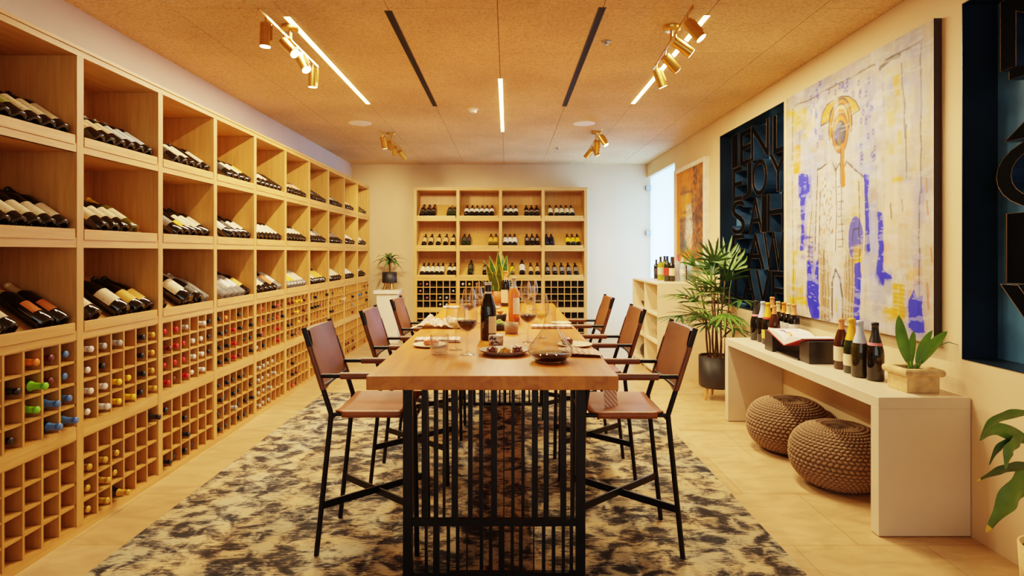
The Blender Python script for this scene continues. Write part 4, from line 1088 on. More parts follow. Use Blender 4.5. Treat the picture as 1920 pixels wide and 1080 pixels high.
SH = mat('cream_laminate', (228, 204, 166), .5, var=.02)
S0, S1, SX0, SX1, SZ = 6.60, 7.92, 190*u, XR-.004, EYE - 38.5*u
su = empty('shelf_unit', (SX0, S0, 0), 'low cream open shelf unit by the frosted door', 'shelf'); org = su.location.copy()
MB().bbox(SX0, SX1, S0, S1, SZ-.022, SZ, .002, seg=1).build('top', SH, su, org)
for y in (S0, (S0+S1)/2-.01, S1-.02): MB().box(SX0+(.004 if S0 < y < S1-.03 else 0), SX1, y, y+.02, .0, SZ-.022).build('side_panel', SH, su, org)
MB().box(SX1-.02, SX1-.001, S0+.02, S1-.02, .0, SZ-.022).build('back_panel', SH, su, org)
SHZ = (EYE-79*u, EYE-115*u, EYE-154*u)
for z in SHZ:
    for a, b_ in ((S0+.02, (S0+S1)/2-.01), ((S0+S1)/2+.01, S1-.02)): MB().box(SX0+.004, SX1-.02, a, b_, z-.022, z).build('shelf', SH, su, org)
DKB = mat('dark_brown_ceramic', (58, 40, 32), .35, var=.15)
yl = 7.62
for (z, txt, nm, pf) in ((SHZ[0], 'dark brown bowl on the top shelf of the cream unit', 'bowl', [(0,.004),(.04,0),(.05,.004),(.085,.075),(.08,.075),(.045,.012),(0,.01)]),
                         (SHZ[2], 'round dark vase on the bottom shelf of the cream unit', 'vase', [(0,.004),(.05,0),(.09,.06),(.10,.11),(.08,.17),(.045,.2),(.04,.19),(0,.02)])):
    o = MB().lathe(pf, 24).build(nm, DKB); o.location = (SX0+.13, yl, z+.0004); tag(o, txt, nm)
tm = MB().lathe([(0,.002),(.03,0),(.034,.004),(.038,.09)], 16).mesh('tumbler', GL)
for i in range(5):
    o = bpy.data.objects.new('tumbler', tm); col.objects.link(o); o.location = (SX0+.10+.01*(i % 2), 6.70+.105*i, SHZ[1]+.0004)
    tag(o, f'clear tumbler on the middle shelf of the cream unit, {ORD[i]} from the near end', 'glass', 'tumblers on the shelf unit')
# bottles standing on the shelf unit
def on(px, py, zt): # point on a horizontal plane zt (units below the eye)
    s = (py - CY)/zt
    return Vector(((px-CX)/s*u, YB/s, EYE - zt*u + .0004))
SB = [(1230.5,522.4,B,DARKG,'dark','black',.86,'short dark bottle at the left end of the shelf-unit group'),
      (1238.5,525.2,B,YELG,'cream','black',1.0,'yellow-green bottle with cream label on the shelf unit'),
      (1246,522.4,B,YELG,None,'black',1.02,'yellow-green unlabelled bottle behind the others on the shelf unit'),
      (1251,527.4,B,GREENG,'red','black',1.03,'green bottle with red label at the front of the shelf unit'),
      (1259.5,527.6,B,DARKG,'cream','black',1.0,'dark bottle beside the red-labelled one on the shelf unit'),
      (1262,523.6,B,YELG,'cream','maroon',.98,'yellow-green bottle with maroon capsule on the shelf unit'),
      (1271,526.8,B,CLEARB,None,'pink',1.08,'pale clear bottle with pink capsule on the shelf unit'),
      (1280,527.6,B,CLEARBLUE,'white','white',.95,'pale bluish bottle with white label on the shelf unit'),
      (1287,524.6,G_,AMBERG,None,'greygreen',.95,'amber bottle near the palm on the shelf unit'),
      (1294,526.8,B,CLEARBLUE,None,'greygreen',1.0,'pale bluish unlabelled bottle nearest the palm on the shelf unit')]
for (px, py, sh, gm, lab, cap, s_, txt) in SB:
    bottle(at(on(px, py, 38.5), -.35), sh, gm, lab, cap, txt, 'bottles standing on the shelf unit', s_)
# bottles on the console
CB = [(1641,713,S_,DARKG,None,'black','pink','sparkling bottle with black foil and pink band, nearest the planter'),
      (1612.5,706.5,S_,BROWNG,None,'bluishs',None,'sparkling bottle with pale silver-blue foil on the near console'),
      (1597.5,699,S_,GREENG,'cream','yellowf',None,'green sparkling bottle with yellow foil on the near console'),
      (1578,691.5,G_,AMBERG,'cream','tan',None,'amber wine bottle with tan foil beside the book stand'),
      (1418,637.5,S_,DARKG,None,'black','pink','sparkling bottle with black foil and pink band, farthest along the console'),
      (1430.5,641,S_,DARKG,None,'bluishs',None,'sparkling bottle with pale silver-blue foil, far end of console'),
      (1440,645,S_,DARKG,'gold','yellowf','red','sparkling bottle with orange-yellow foil and red collar behind the book'),
      (1452,648,G_,AMBERG,'white','tan',None,'dark wine bottle with copper foil just behind the open book')]
CAPC['bluishs'] = (176, 190, 206); CAPC['yellowf'] = (222, 164, 30)
for (px, py, sh, gm, lab, cap, band, txt) in CB:
    s_ = 1.06
    bottle(at(on(px, py, 81.4), -.6), sh, gm, lab, cap, txt, 'bottles on the white console', s_, band=band, ckw=dict(c0=.19) if sh == S_ else {})
for k, (px, s_, cap, txt) in enumerate([(1448,1.995,'tan','dark bottle with tan foil, farthest in the row against the wall'), (1459,2.035,'palegold','dark bottle with pale gold foil, second in the wall row'), (1470,2.075,'orange','dark bottle with orange foil, third in the wall row'),
        (1479,2.115,'palegold','dark bottle with pale gold foil, fourth in the wall row'), (1489,2.155,'tan','dark bottle with tan foil, nearest in the wall row')]):
    bottle(at(Vector(((px-CX)/s_*u, YB/s_, CZ+.0004)), -.6), B, DARKG, 'white', cap, txt.replace('row', 'row behind the book') if 'wall row' in txt and len(txt.split()) < 12 else txt, 'bottles on the white console', 1.1 if k else 1.2, name='wine_bottle')
# book stand and open book
BK = mat('black_acrylic', (38, 36, 36), .3, var=.05)
bs = empty('book_stand', (218*u, 3.81, CZ), 'black two-block cradle holding the open book', 'book stand'); org = bs.location.copy()
ZB = CZ + 16.6*u
MB().bbox(217*u, 247*u, 4.27, 4.40, CZ+.0004, ZB, .003, seg=1).build('block', BK, bs, org)
MB().bbox(220*u, 242*u, 3.80, 3.93, CZ+.0004, ZB, .003, seg=1).build('block', BK, bs, org)
MB().box(219*u, 246*u, 3.93, 4.27, CZ+.0004, CZ+.012).build('base_plate', BK, bs, org)
ym, zv = 4.07, CZ + 8.2*u
bkx0, bkx1 = 215.5*u, 243*u
book = empty('open_book', ((bkx0+bkx1)/2, ym, zv), 'open picture book with red cover resting on the black stand', 'book'); org = book.location.copy()
RED = mat('red_cover', (164, 48, 44), .45)
PAGE = mat('page_paper', (232, 226, 216), .7, var=.02)
def leafplane(m, y1, z1, off0, off1, xa, xb, curve=0.0):
    """slab from the spine (ym, zv) to the outer edge (y1, z1), then on to a flat tail"""
    n = 12
    pts = [(ym + (y1-ym)*i/n, zv + (z1-zv)*i/n + curve*math.sin(PI*(i/n)**.6)) for i in range(n+1)]
    poly = [(y, z+off0) for y, z in pts] + [(y, z+off1) for y, z in reversed(pts)]
    m.prism(poly, xa, xb, ax='x'); return pts
m = MB()
for y1 in (4.33, 3.83): leafplane(m, y1, ZB, .0065, .0105, bkx0, bkx1)
m.build('cover', RED, book, org, fix=True)
def page_top(y):
    k = min(1, abs(y-ym)/abs((4.324 if y > ym else 3.836)-ym))
    return zv + .034 + (ZB + .016 - zv - .034)*(1-(1-k)**4)
m = MB()
for y1 in (4.324, 3.836):
    n = 16; ys_ = [ym + (y1-ym)*i/n for i in range(n+1)]
    poly = [(y, zv + (ZB-zv)*i/n + .0105) for i, y in enumerate(ys_)] + [(y, page_top(y)) for y in reversed(ys_)]
    m.prism(poly, bkx0+.006, bkx1-.006, ax='x')
m.build('page_block', PAGE, book, org, fix=True)
def page_spot(name, y, x, w, h, c):
    k = abs(y-ym)/abs((4.33 if y > ym else 3.83)-ym); 
    b = MB(); nseg = 10; pts = []
    for i in range(14):
        a = i/14*2*PI; rr = 1 + .3*math.sin(3*a+x*40)
        yy, xx = y + w/2*math.cos(a)*rr, x + h/2*math.sin(a)*rr
        kk = min(1, abs(yy-ym)/abs((4.33 if y > ym else 3.83)-ym))
        pts.append((xx, yy, page_top(yy) + .0008))
    b.add(pts, [tuple(range(14))]); b.build(name, mat('ink_' + name + str(int(x*1000)), c, .7), book, org)
page_spot('picture', 4.22, 223*u, .10, .035, (120, 84, 140)); page_spot('picture', 4.14, 224.5*u, .085, .035, (226, 130, 40))
page_spot('caption_bar', 4.24, 234*u, .12, .006, (70, 80, 110))

# trough planter on the console
TRC = mat('sandstone', (200, 166, 116), .85, var=.12, scale=22, bump=.35)
tr = empty('planter_trough', (241*u, 3.10, CZ), 'square sandstone planter with broad glossy leaves on the near console', 'plant'); org = tr.location.copy()
ax0, ax1, ay0, ay1 = 231.5*u, 250.5*u, 3.02, 3.175
b = MB(); tx_, ty_, hx_, hy_ = (ax0+ax1)/2, (ay0+ay1)/2, (ax1-ax0)/2, (ay1-ay0)/2
prof_ = [(-.03,.0004),(-.002,.0004),(0,.003),(0,.082),(.010,.085),(.017,.092),(.020,.103),(.018,.115),(.011,.123),(-.006,.125),(-.014,.121),(-.016,.112),(-.016,.08)]
for i in range(len(prof_)-1):
    ring = []
    for o_, z in prof_[i:i+2]:
        for sx_, sy_ in ((-1,-1),(1,-1),(1,1),(-1,1)): ring.append((tx_+sx_*(hx_+o_), ty_+sy_*(hy_+o_), CZ+z))
    b.add(ring, [(k, (k+1) % 4, 4+(k+1) % 4, 4+k) for k in range(4)])
b.build('trough', TRC, tr, org)
MB().box(ax0+.016, ax1-.016, ay0+.016, ay1-.016, CZ+.08, CZ+.108).build('soil', SOIL, tr, org)
for i, (dx, dy, tx, ty, L, w, bend, sh) in enumerate([(-.012,0,-.20,.05,.275,.060,.10,'oval'),(.0,.01,.02,0,.19,.036,.2,'oval'),(.010,0,.30,-.05,.21,.044,.35,'oval'),(.018,0,.50,-.15,.235,.056,.45,'oval'),(.006,.015,.16,.2,.17,.034,.3,'oval')]):
    m = MB(); p0 = Vector((dx, dy, .10)); d = Vector((tx, ty, 1)).normalized()
    m.tube([p0, p0+d*.05], .006, 6)
    blade(m, p0+d*.03, d, L, w, bend, n=12, up=Vector((.2, 1, 0)), fold=.22, shape='oval')
    m.build('leaf', LEAFY, tr)
m = MB(); pts = [Vector((.02, 0, .10)), Vector((.06, -.01, .18)), Vector((.125, -.03, .245)), Vector((.155, -.05, .262)), Vector((.185, -.09, .25))]
m.tube(pts, [.005, .004, .0035, .003, .001], 6); m.build('stem', LEAFD, tr)

# ------------------------------------------------------------------ tall palm
px_, py_ = 229*u, 5.72
palm = empty('potted_palm', (px_, py_, 0), 'tall fan-leaved palm in a black pot on wooden feet beside the console', 'plant')
MB().lathe([(0,.13),(.150,.12),(.160,.126),(.166,.15),(.168,.425),(.156,.425),(.154,.40),(0,.40)], 40).build('pot', BLACKP, palm)
MB().lathe([(0,.405),(.154,.400)], 30).build('soil', mat('bark_chips', (150, 108, 62), .9, var=.3, scale=70, bump=1.0), palm)
for i in range(3):
    a = i*2*PI/3 + 3.6
    MB().tube([(.115*math.cos(a), .115*math.sin(a), .132), (.15*math.cos(a), .15*math.sin(a), 0)], [.018, .010], 10).build('foot', wood('beech', (190, 134, 66), (214, 160, 90), (12, 12, 1)), palm)
CANE = mat('palm_cane', (88, 60, 36), .75, var=.35, scale=30, stretch=(1, 1, 3))
r2 = random.Random(21)
stems = []
for i in range(8):
    a = i*2*PI/8 + .3; rr = .035 + .05*r2.random()
    h = [.90, .74, .66, .82, .58, .93, .70, .78][i]
    x0, y0 = rr*math.cos(a), rr*math.sin(a)
    x1, y1 = x0*1.9 + r2.uniform(-.03, .03), y0*1.9
    pts = [(x0 + (x1-x0)*t**1.3 + .006*math.sin(t*9+i), y0 + (y1-y0)*t, .40 + (h-.0)*t*.86) for t in [k/8 for k in range(9)]]
    MB().tube(pts, [.011-.004*k/8 for k in range(9)], 8).build('cane', CANE, palm)
    stems.append((pts, h))
XMAX = XR - px_ - .03
def frond(parent, base, az, elev, plen, nl, llen, mt, droop):
    d = Vector((math.cos(az)*math.cos(elev), math.sin(az)*math.cos(elev), math.sin(elev)))
    m = MB(); base = Vector(base)
    mid = base + d*plen*.55 + Vector((0, 0, .01)); hub = base + d*plen + Vector((0, 0, -.02*droop))
    m.tube([base, mid, hub], [.004, .003, .0025], 5)
    d2 = (hub-mid).normalized(); side = d2.cross(Vector((0,0,1))).normalized(); upv = side.cross(d2).normalized()
    for k in range(nl):
        t = (k/(nl-1) - .5)*2
        an = t*1.25
        dd = (d2*math.cos(an) + side*math.sin(an) + upv*(.22*(1-t*t) - .05)).normalized()
        ll = llen*(1 - .28*abs(t))*r2.uniform(.88, 1.1)
        blade(m, hub, dd, ll, .024*r2.uniform(.8, 1.25), droop*r2.uniform(.5, 1.2), n=7, up=upv, fold=.18, shape='strap')
    # keep the leaves off the wall behind
    m.v = [(XMAX - .12*(1-math.exp(-(x-XMAX)*3)) if False else min(x, XMAX), y, z) for (x, y, z) in m.v]
    m.build('frond', mt, parent)
for si, (pts, h) in enumerate(stems):
    nfr = 5
    for k in range(nfr):
        t = 1 - .085*k
        idx = min(8, max(0, int(t*8))); base = pts[idx]
        az = si*.8 + k*2.4 + r2.uniform(-.3, .3)
        if math.cos(az) > .75: az += 1.2
        el = r2.uniform(.15, 1.15) if k else 1.25
        frond(palm, base, az, el - .12*k, r2.uniform(.16, .28), r2.choice([7, 8, 9, 10]), r2.uniform(.24, .35), [LEAFG, LEAFD, LEAFD, LEAFG][(si+k) % 4], r2.uniform(.25, .7))

# ------------------------------------------------------------------ pedestal plant in the back left corner
pd = empty('pedestal', (-213.5*u, 9.36, 0), 'white plinth with a wider square cap in the back left corner', 'pedestal')
PW = mat('plinth_white', (232, 222, 204), .55, var=.015)
MB().bbox(-.165, .165, -.165, .165, 0, EYE-72.5*u, .003, seg=1).build('shaft', PW, pd)
MB().bbox(-.205, .205, -.205, .205, EYE-72.5*u, EYE-66.4*u, .003, seg=1).build('cap', PW, pd)
zt = EYE - 66.4*u
dc = empty('dracaena', (-213.5*u + .01, 9.36, zt+.0004), 'small leafy plant in a black pot on brass feet atop the white pedestal', 'plant')
MB().lathe([(0,.115),(.112,.11),(.118,.115),(.118,.285),(.108,.285),(.106,.26),(0,.26)], 32).build('pot', BLACKP, dc)
MB().lathe([(0,.265),(.107,.262)], 24).build('soil', SOIL, dc)
for i in range(3):
    a = i*2*PI/3 + 5.3
    MB().tube([(.06*math.cos(a), .06*math.sin(a), .116), (.092*math.cos(a), .092*math.sin(a), 0)], [.020, .016], 10).build('foot', BRASS, dc)
MB().tube([(0,0,.25),(.006,.0,.34),(-.006,.004,.44),(0,0,.50)], [.014,.012,.011,.009], 8).build('trunk', CANE, dc)
r3 = random.Random(5)
for i in range(20):
    az = i*2.4 + r3.uniform(-.2, .2); el = .25 + .9*(i % 5)/4
    m = MB(); d = Vector((math.cos(az)*math.cos(el), math.sin(az)*math.cos(el), math.sin(el)))
    blade(m, (0, 0, .43+.06*(i % 4)/3), d, r3.uniform(.22, .34), r3.uniform(.05, .07), r3.uniform(1.0, 1.7), n=9, fold=.12, shape='lance')
    m.v = [(x, min(y, .30), max(z, .02)) for x, y, z in m.v]
    m.build('leaf', [LEAFD, LEAFG][i % 2], dc)

# ------------------------------------------------------------------ leafy plant that reaches into the frame at the near right
np_ = empty('floor_plant', (2.19, 2.30, 0), 'leafy plant at the near right edge with long arching green leaves', 'plant'); org = np_.location.copy()
MB().lathe([(0,.004),(.10,0),(.11,.006),(.125,.26),(.115,.26),(.112,.235),(0,.235)], 28).build('pot', TRC, np_)
MB().lathe([(0,.24),(.113,.236)], 24).build('soil', SOIL, np_)
def leaf_path(name, pts, w, mt, wavy=True, tips=None):
    """leaf along pixel-traced curve: pts = (px, py, depth)"""
    P3 = [W(*p) for p in pts]; n = 24
    # resample
    def samp(t):
        f = t*(len(P3)-1); i = min(int(f), len(P3)-2); q = f-i
        p0, p1, p2, p3 = P3[max(i-1, 0)], P3[i], P3[i+1], P3[min(i+2, len(P3)-1)]
        return .5*((2*p1) + (p2-p0)*q + (2*p0-5*p1+4*p2-p3)*q*q + (3*p1-p0-3*p2+p3)*q**3)
    m = MB(); v = []
    for k in range(n+1):
        t = k/n; p = samp(t); d = (samp(min(1, t+.02))-samp(max(0, t-.02))).normalized()
        s = d.cross(Vector((.15, 1, .1))).normalized(); nn = s.cross(d)
        ww = max(.0012, w*.5*math.sin(PI*(t**.75)*.97+.03))
        wv = .18*ww*math.sin(t*17) if wavy else 0
        for c in (-1, -.5, 0, .5, 1): v.append(p + s*ww*c + nn*(abs(c)*ww*.3 + wv*c))
    f = [(i*5+k, i*5+k+1, (i+1)*5+k+1, (i+1)*5+k) for i in range(n) for k in range(4)]
    m.add(v, f, 0, True)
    if tips:
        for i, ff in enumerate(m.f):
            if i//4 >= n-tips: m.m[i] = 1
    m.build(name, [mt, LEAFT], np_, org)
D_ = 2.34
leaf_path('leaf', [(1935,775,D_), (1895,778,D_-.02), (1858,795,D_-.04), (1838,824,D_-.06)], .040, LEAFG)
leaf_path('leaf', [(1935,832,D_), (1900,815,D_-.02), (1868,806,D_-.03), (1837,826,D_-.05)], .058, LEAFG)
leaf_path('leaf', [(1935,820,D_), (1900,826,D_-.01), (1872,842,D_-.03), (1855,872,D_-.05)], .034, LEAFD)
leaf_path('leaf', [(1925,818,D_), (1908,830,D_-.03), (1892,850,D_-.05), (1886,880,D_-.06)], .050, LEAFG)
leaf_path('leaf', [(1945,874,D_), (1905,876,D_-.02), (1870,885,D_-.03), (1832,902,D_-.05)], .040, LEAFD, True, 2)
leaf_path('leaf', [(1955,890,D_), (1925,907,D_-.02), (1890,945,D_-.05), (1850,998,D_-.07)], .105, LEAFG, True, 2)
for (a, b_, c_) in (((1938,775,D_), (1975,860,D_), (2008,1060,2.30)), ((1938,830,D_), (1985,900,D_), (2008,1060,2.30)), ((1950,885,D_), (1985,950,D_), (2008,1060,2.30))):
    MB().tube([W(*a), W(*b_), W(*c_)], [.004, .006, .007], 6).build('stem', LEAFG, np_, org)

# ------------------------------------------------------------------ letter niches
NAVY = mat('blackened_steel', (20, 34, 52), .36, metal=.2, var=.12, scale=4)
NAVYB = mat('blue_steel_back', (70, 118, 160), .34, metal=.2, var=.3, scale=3)
NAVYS = mat('blue_steel_side', (36, 60, 88), .34, metal=.3, var=.3, scale=5)
NAVYL = mat('letter_steel', (5, 6, 8), .8, metal=0, var=.15, scale=5, spec=.02)
EDGE = mat('bronze_edge', (74, 56, 36), .4, metal=.5, var=.05)
XBK = 281*u
def char_mesh(ch, fill):
    cu = bpy.data.curves.new('glyph', 'FONT'); cu.body = ch; cu.size = 1.0; cu.resolution_u = 6
    if fill: cu.extrude = 0.5; cu.fill_mode = 'BOTH'
    else: cu.extrude = 0.0; cu.fill_mode = 'NONE'; cu.bevel_depth = 0.0022; cu.bevel_resolution = 0
    ob = bpy.data.objects.new('glyph', cu); col.objects.link(ob)
    bpy.context.view_layer.update()
    dg = bpy.context.evaluated_depsgraph_get()
    me = bpy.data.meshes.new_from_object(ob.evaluated_get(dg))
    bpy.data.objects.remove(ob); bpy.data.curves.remove(cu)
    return me
def niche(n_, rows, y_start, y_end, label, name, depths, wscale=None):
    y0, y1, z0, z1 = n_
    root = empty(name, (XBK, (y0+y1)/2, z0), label, 'sign'); org = root.location.copy()
    t = .004
    b = MB()
    b.box(XBK, XBK+t, y0, y1, z0, z1, 1)
    b.box(XR-.003, XBK, y0, y0+t, z0, z1).box(XR-.003, XBK, y1-t, y1, z0, z1)
    b.box(XR-.003, XBK, y0, y1, z0, z0+t).box(XR-.003, XBK, y0, y1, z1-t, z1)
    b.build('lining', [NAVY, NAVYB], root, org)
    nr = len(rows); hz = (z1-z0-.10)/nr; k = 0
    for i, row in enumerate(rows):
        zt_ = z1 - .05 - i*hz; n = len(row); wtot = y_start - y_end
        # letter widths in proportion to their glyphs
        ws = [{'I': .45, 'J': .8, 'L': .8, 'E': .85}.get(c, 1.1) for c in row]; sw = sum(ws)
        ya = y_start
        for c, w_ in zip(row, ws):
            cw = wtot*w_/sw
            me = char_mesh(c, True); me.name = 'letter'
            ed = char_mesh(c, False); ed.name = 'edge_trim'
            vs = np.array([v.co[:] for v in me.vertices]); mn, mx = vs.min(0), vs.max(0)
            sx, sy = (cw*.97)/(mx[0]-mn[0]), (hz*.985)/(mx[1]-mn[1])
            dep = depths[k % len(depths)]; k += 1
            def place(me_, zmap):
                for v in me_.vertices:
                    x, y, z = v.co
                    yy = ya - cw*.015 - (x-mn[0])*sx; zz = zt_ - hz + hz*.007 + (y-mn[1])*sy
                    v.co = Vector((zmap(z), yy, zz)) - org
            place(me, lambda z: XBK - .002 - (z+.5)*dep)
            place(ed, lambda z: XBK - .002 - dep - z*.35)
            me.materials.clear(); me.materials.append(NAVYL); me.materials.append(NAVYS); me.update(); me.polygons.foreach_set('material_index', [0 if abs(p_.normal.x) > .7 else 1 for p_ in me.polygons]); ed.materials.clear(); ed.materials.append(EDGE)
            for m_ in (me, ed): m_.polygons.foreach_set('use_smooth', [False]*len(m_.polygons)); m_.update()
            lo = child('letter', me, root); lo['label'] = 'raised steel letter ' + c
            child('edge_trim', ed, lo)
            ya -= cw
    return root
niche(N1, ['IENL', 'EJOY', 'SAIH', 'EAW', 'LAVE'], 6.14, 4.96, 'dark recessed sign of stacked steel letters between the two paintings', 'letter_sign', [.15, .13, .15, .12, .14, .15])
niche(N2, ['N', 'Z', 'O', 'E', 'V'], 2.86, 2.24, 'dark recessed sign of steel letters at the near right edge', 'letter_sign', [.10, .08, .12, .07, .10])

# ------------------------------------------------------------------ paintings (vertex-painted canvases)
rs = np.random.RandomState(3)
def vnoise(h, w, cells, seed):
    r = np.random.RandomState(seed); g = r.rand(cells[0]+2, cells[1]+2)
    y = np.linspace(0, cells[0], h); x = np.linspace(0, cells[1], w)
    yi, xi = y.astype(int), x.astype(int); fy, fx = y-yi, x-xi
    fy, fx = fy*fy*(3-2*fy), fx*fx*(3-2*fx)
    a = g[np.ix_(yi, xi)]*(1-fx) + g[np.ix_(yi, xi+1)]*fx
    b = g[np.ix_(yi+1, xi)]*(1-fx) + g[np.ix_(yi+1, xi+1)]*fx
    return a*(1-fy[:, None]) + b*fy[:, None]
def fbm(h, w, cells, seed, o=4):
    s = 0; a = 1; t = 0
    for i in range(o):
        s = s + a*vnoise(h, w, (cells[0]*2**i, cells[1]*2**i), seed+i*13); t += a; a *= .55
    return s/t
class Canvas:
    def __init__(s, h, w, base):
        s.h, s.w = h, w; s.img = np.ones((h, w, 3))*np.array(srgb(*base)[:3])
        s.Y, s.X = np.mgrid[0:h, 0:w]; s.X = s.X/(w-1); s.Y = s.Y/(h-1); s.asp = 1.0; s.n = 0
        s.wx = (fbm(h, w, (9, 9), 77)-.5)*.03; s.wy = (fbm(h, w, (9, 9), 78)-.5)*.03
    def put(s, mask, c, al=1.0):
        m = np.clip(mask, 0, 1)[..., None]*al; s.img = s.img*(1-m) + np.array(srgb(*c)[:3])*m
    def patch(s, x0, x1, y0, y1, c, al=.8, soft=.012, rough=.5, cells=(14, 14)):
        s.n += 1
        X, Y = s.X+s.wx*1.2, s.Y+s.wy*1.2
        e = lambda v: 1/(1+np.exp(-np.clip(v/soft*4, -50, 50)))
        m = e(X-x0)*e(x1-X)*e(Y-y0)*e(y1-Y)
        nz = fbm(s.h, s.w, cells, 100+s.n*7)
        s.put(m*np.clip(1 - rough*1.6 + rough*3.2*(nz-.18), 0, 1), c, al)
    def line(s, pts, wd, c, al=.9, jit=.3):
        s.n += 1
        d = np.full((s.h, s.w), 9.0)
        X, Y = s.X+s.wx*jit, s.Y+s.wy*jit
        for (xa, ya), (xb, yb) in zip(pts[:-1], pts[1:]):
            vx, vy = xb-xa, yb-ya; L = vx*vx+vy*vy+1e-12
            t = np.clip(((X-xa)*vx+(Y-ya)*vy)/L, 0, 1)
            d = np.minimum(d, np.hypot(X-xa-t*vx, Y-ya-t*vy))
        s.put(np.clip((wd-d)/max(wd*.5, .0015)+.5, 0, 1), c, al)
    def ell(s, cx, cy, rx, ry, c, al=1.0, ring=None, a0=None):
        X, Y = s.X+s.wx*.3, s.Y+s.wy*.3
        q = np.hypot((X-cx)/rx, (Y-cy)/ry)
        m = np.clip((1-q)*rx/.003+.5, 0, 1)
        if ring: m = np.clip((ring-np.abs(q-1)*min(rx, ry))/.002+.5, 0, 1)
        if a0 == 'top': m = m*(Y > cy)
        s.put(m, c, al)
    def poly(s, pts, c, al=1.0, jit=.4):
        X, Y = s.X+s.wx*jit, s.Y+s.wy*jit; inside = np.zeros((s.h, s.w), bool); n = len(pts)
        for i in range(n):
            x0, y0 = pts[i]; x1, y1 = pts[(i+1) % n]
            cnd = ((y0 > Y) != (y1 > Y)) & (X < (x1-x0)*(Y-y0)/((y1-y0) or 1e-9)+x0)
            inside ^= cnd
        s.put(inside.astype(float), c, al)
def canvas_object(name, cv, origin, wid, hgt, mtl, parent, depth):
    """front face is a coloured grid facing -X; left edge of the picture at +Y"""
    h, w = cv.h, cv.w
    v = [(0, -wid*i/(w-1), hgt*j/(h-1)) for j in range(h) for i in range(w)]
    f = [(j*w+i, (j+1)*w+i, (j+1)*w+i+1, j*w+i+1) for j in range(h-1) for i in range(w-1)]
    me = bpy.data.meshes.new(name); me.from_pydata(v, [], f); me.materials.append(mtl)
    a = np.ones((h*w, 4)); a[:, :3] = cv.img.reshape(-1, 3); set_colors(me, a); me.update()
    o = bpy.data.objects.new(name, me); col.objects.link(o); o.location = origin; o.parent = parent
    return o
PAINT = vcol_mat('paint_on_canvas', .6)
# large painting
QY0, QY1, QZ0, QZ1, QX = 3.13, 4.79, EYE-55*u, EYE+141*u, 256*u
QW, QH = QY1-QY0, QZ1-QZ0
def q(px, py):
    s_ = (px-CX)/256
    return ((QY1 - YB/s_)/QW, ((EYE - (py-CY)/s_*u) - QZ0)/QH)
cv = Canvas(380, 340, (214, 200, 184))
H_, W_ = cv.h, cv.w
cv.put(fbm(H_, W_, (7, 5), 1)*1.6-.45, (228, 214, 190), .9)
cv.put(fbm(H_, W_, (5, 6), 2)*2-.75, (176, 178, 196), .75)
cv.put(fbm(H_, W_, (8, 8), 3)*2.4-1.25, (226, 196, 130), .5)
cv.put(fbm(H_, W_, (30, 6), 4)*2-1.0, (236, 230, 222), .6)
cv.put(fbm(H_, W_, (6, 9), 5)*3.2-1.5, (150, 160, 190), .8); cv.put(fbm(H_, W_, (9, 7), 6)*4-2.2, (240, 236, 232), .9); cv.put(fbm(H_, W_, (22, 22), 7)*4-2.5, (176, 150, 110), .5)
def P(px0, px1, py0, py1, c, al=.8, **k):
    (x0, ya), (x1, yb) = q(px0, (py0+py1)/2), q(px1, (py0+py1)/2)
    pm = (px0+px1)/2
    y1_, y0_ = q(pm, py0)[1], q(pm, py1)[1]
    cv.patch(x0, x1, y0_, y1_, c, al, **k)
BLUE = (62, 72, 196); YEL = (224, 182, 26); GOLD = (206, 146, 44); DK = (62, 44, 34); LAV = (168, 172, 206); PINK = (226, 178, 150)
# border strips
cv.patch(-.1, 1.1, .915, 1.1, (176, 172, 188), .6, rough=.7); cv.patch(.9, 1.1, -.1, 1.1, (216, 196, 166), .7, rough=.5)
cv.patch(-.1, .06, -.1, 1.1, (206, 190, 164), .7, rough=.4); cv.patch(.90, .945, -.1, 1.1, (186, 182, 204), .6, rough=.7)
P(1560, 1640, 240, 520, (196, 200, 214), .6); P(1500, 1545, 250, 380, (202, 204, 216), .6); P(1600, 1655, 420, 560, (190, 196, 218), .75)
P(1482, 1512, 205, 245, YEL, .7, rough=.8); P(1487, 1500, 270, 330, (222, 160, 40), .85, rough=.5); P(1490, 1520, 215, 260, YEL, .5, rough=.8)
P(1655, 1690, 130, 220, (222, 196, 110), .7, rough=.8); P(1676, 1688, 140, 180, YEL, .9, rough=.5)
P(1660, 1676, 215, 240, YEL, .8, rough=.6); P(1680, 1692, 245, 275, YEL, .85, rough=.5); P(1664, 1674, 270, 290, YEL, .8); P(1700, 1714, 245, 275, YEL, .6, rough=.7)
P(1670, 1692, 330, 340, YEL, .9); P(1700, 1716, 310, 330, YEL, .5, rough=.8)
P(1660, 1710, 340, 400, (232, 214, 196), .8, rough=.4); P(1670, 1715, 400, 430, PINK, .5, rough=.7)
P(1655, 1700, 440, 500, (230, 204, 182), .7); P(1655, 1670, 455, 490, PINK, .6)
P(1672, 1696, 527, 595, YEL, .95, rough=.45); P(1648, 1700, 572, 605, (214, 166, 30), .8, rough=.75)
P(1704, 1732, 545, 635, (70, 82, 206), .95, rough=.35, soft=.05); P(1712, 1730, 480, 545, (120, 130, 210), .6, rough=.8)
P(1726, 1736, 350, 420, (110, 110, 200), .6, rough=.6); P(1690, 1730, 606, 632, LAV, .7, rough=.6); P(1610, 1690, 590, 615, (206, 206, 216), .8, rough=.5)
P(1700, 1730, 500, 560, (222, 184, 130), .7, rough=.6)
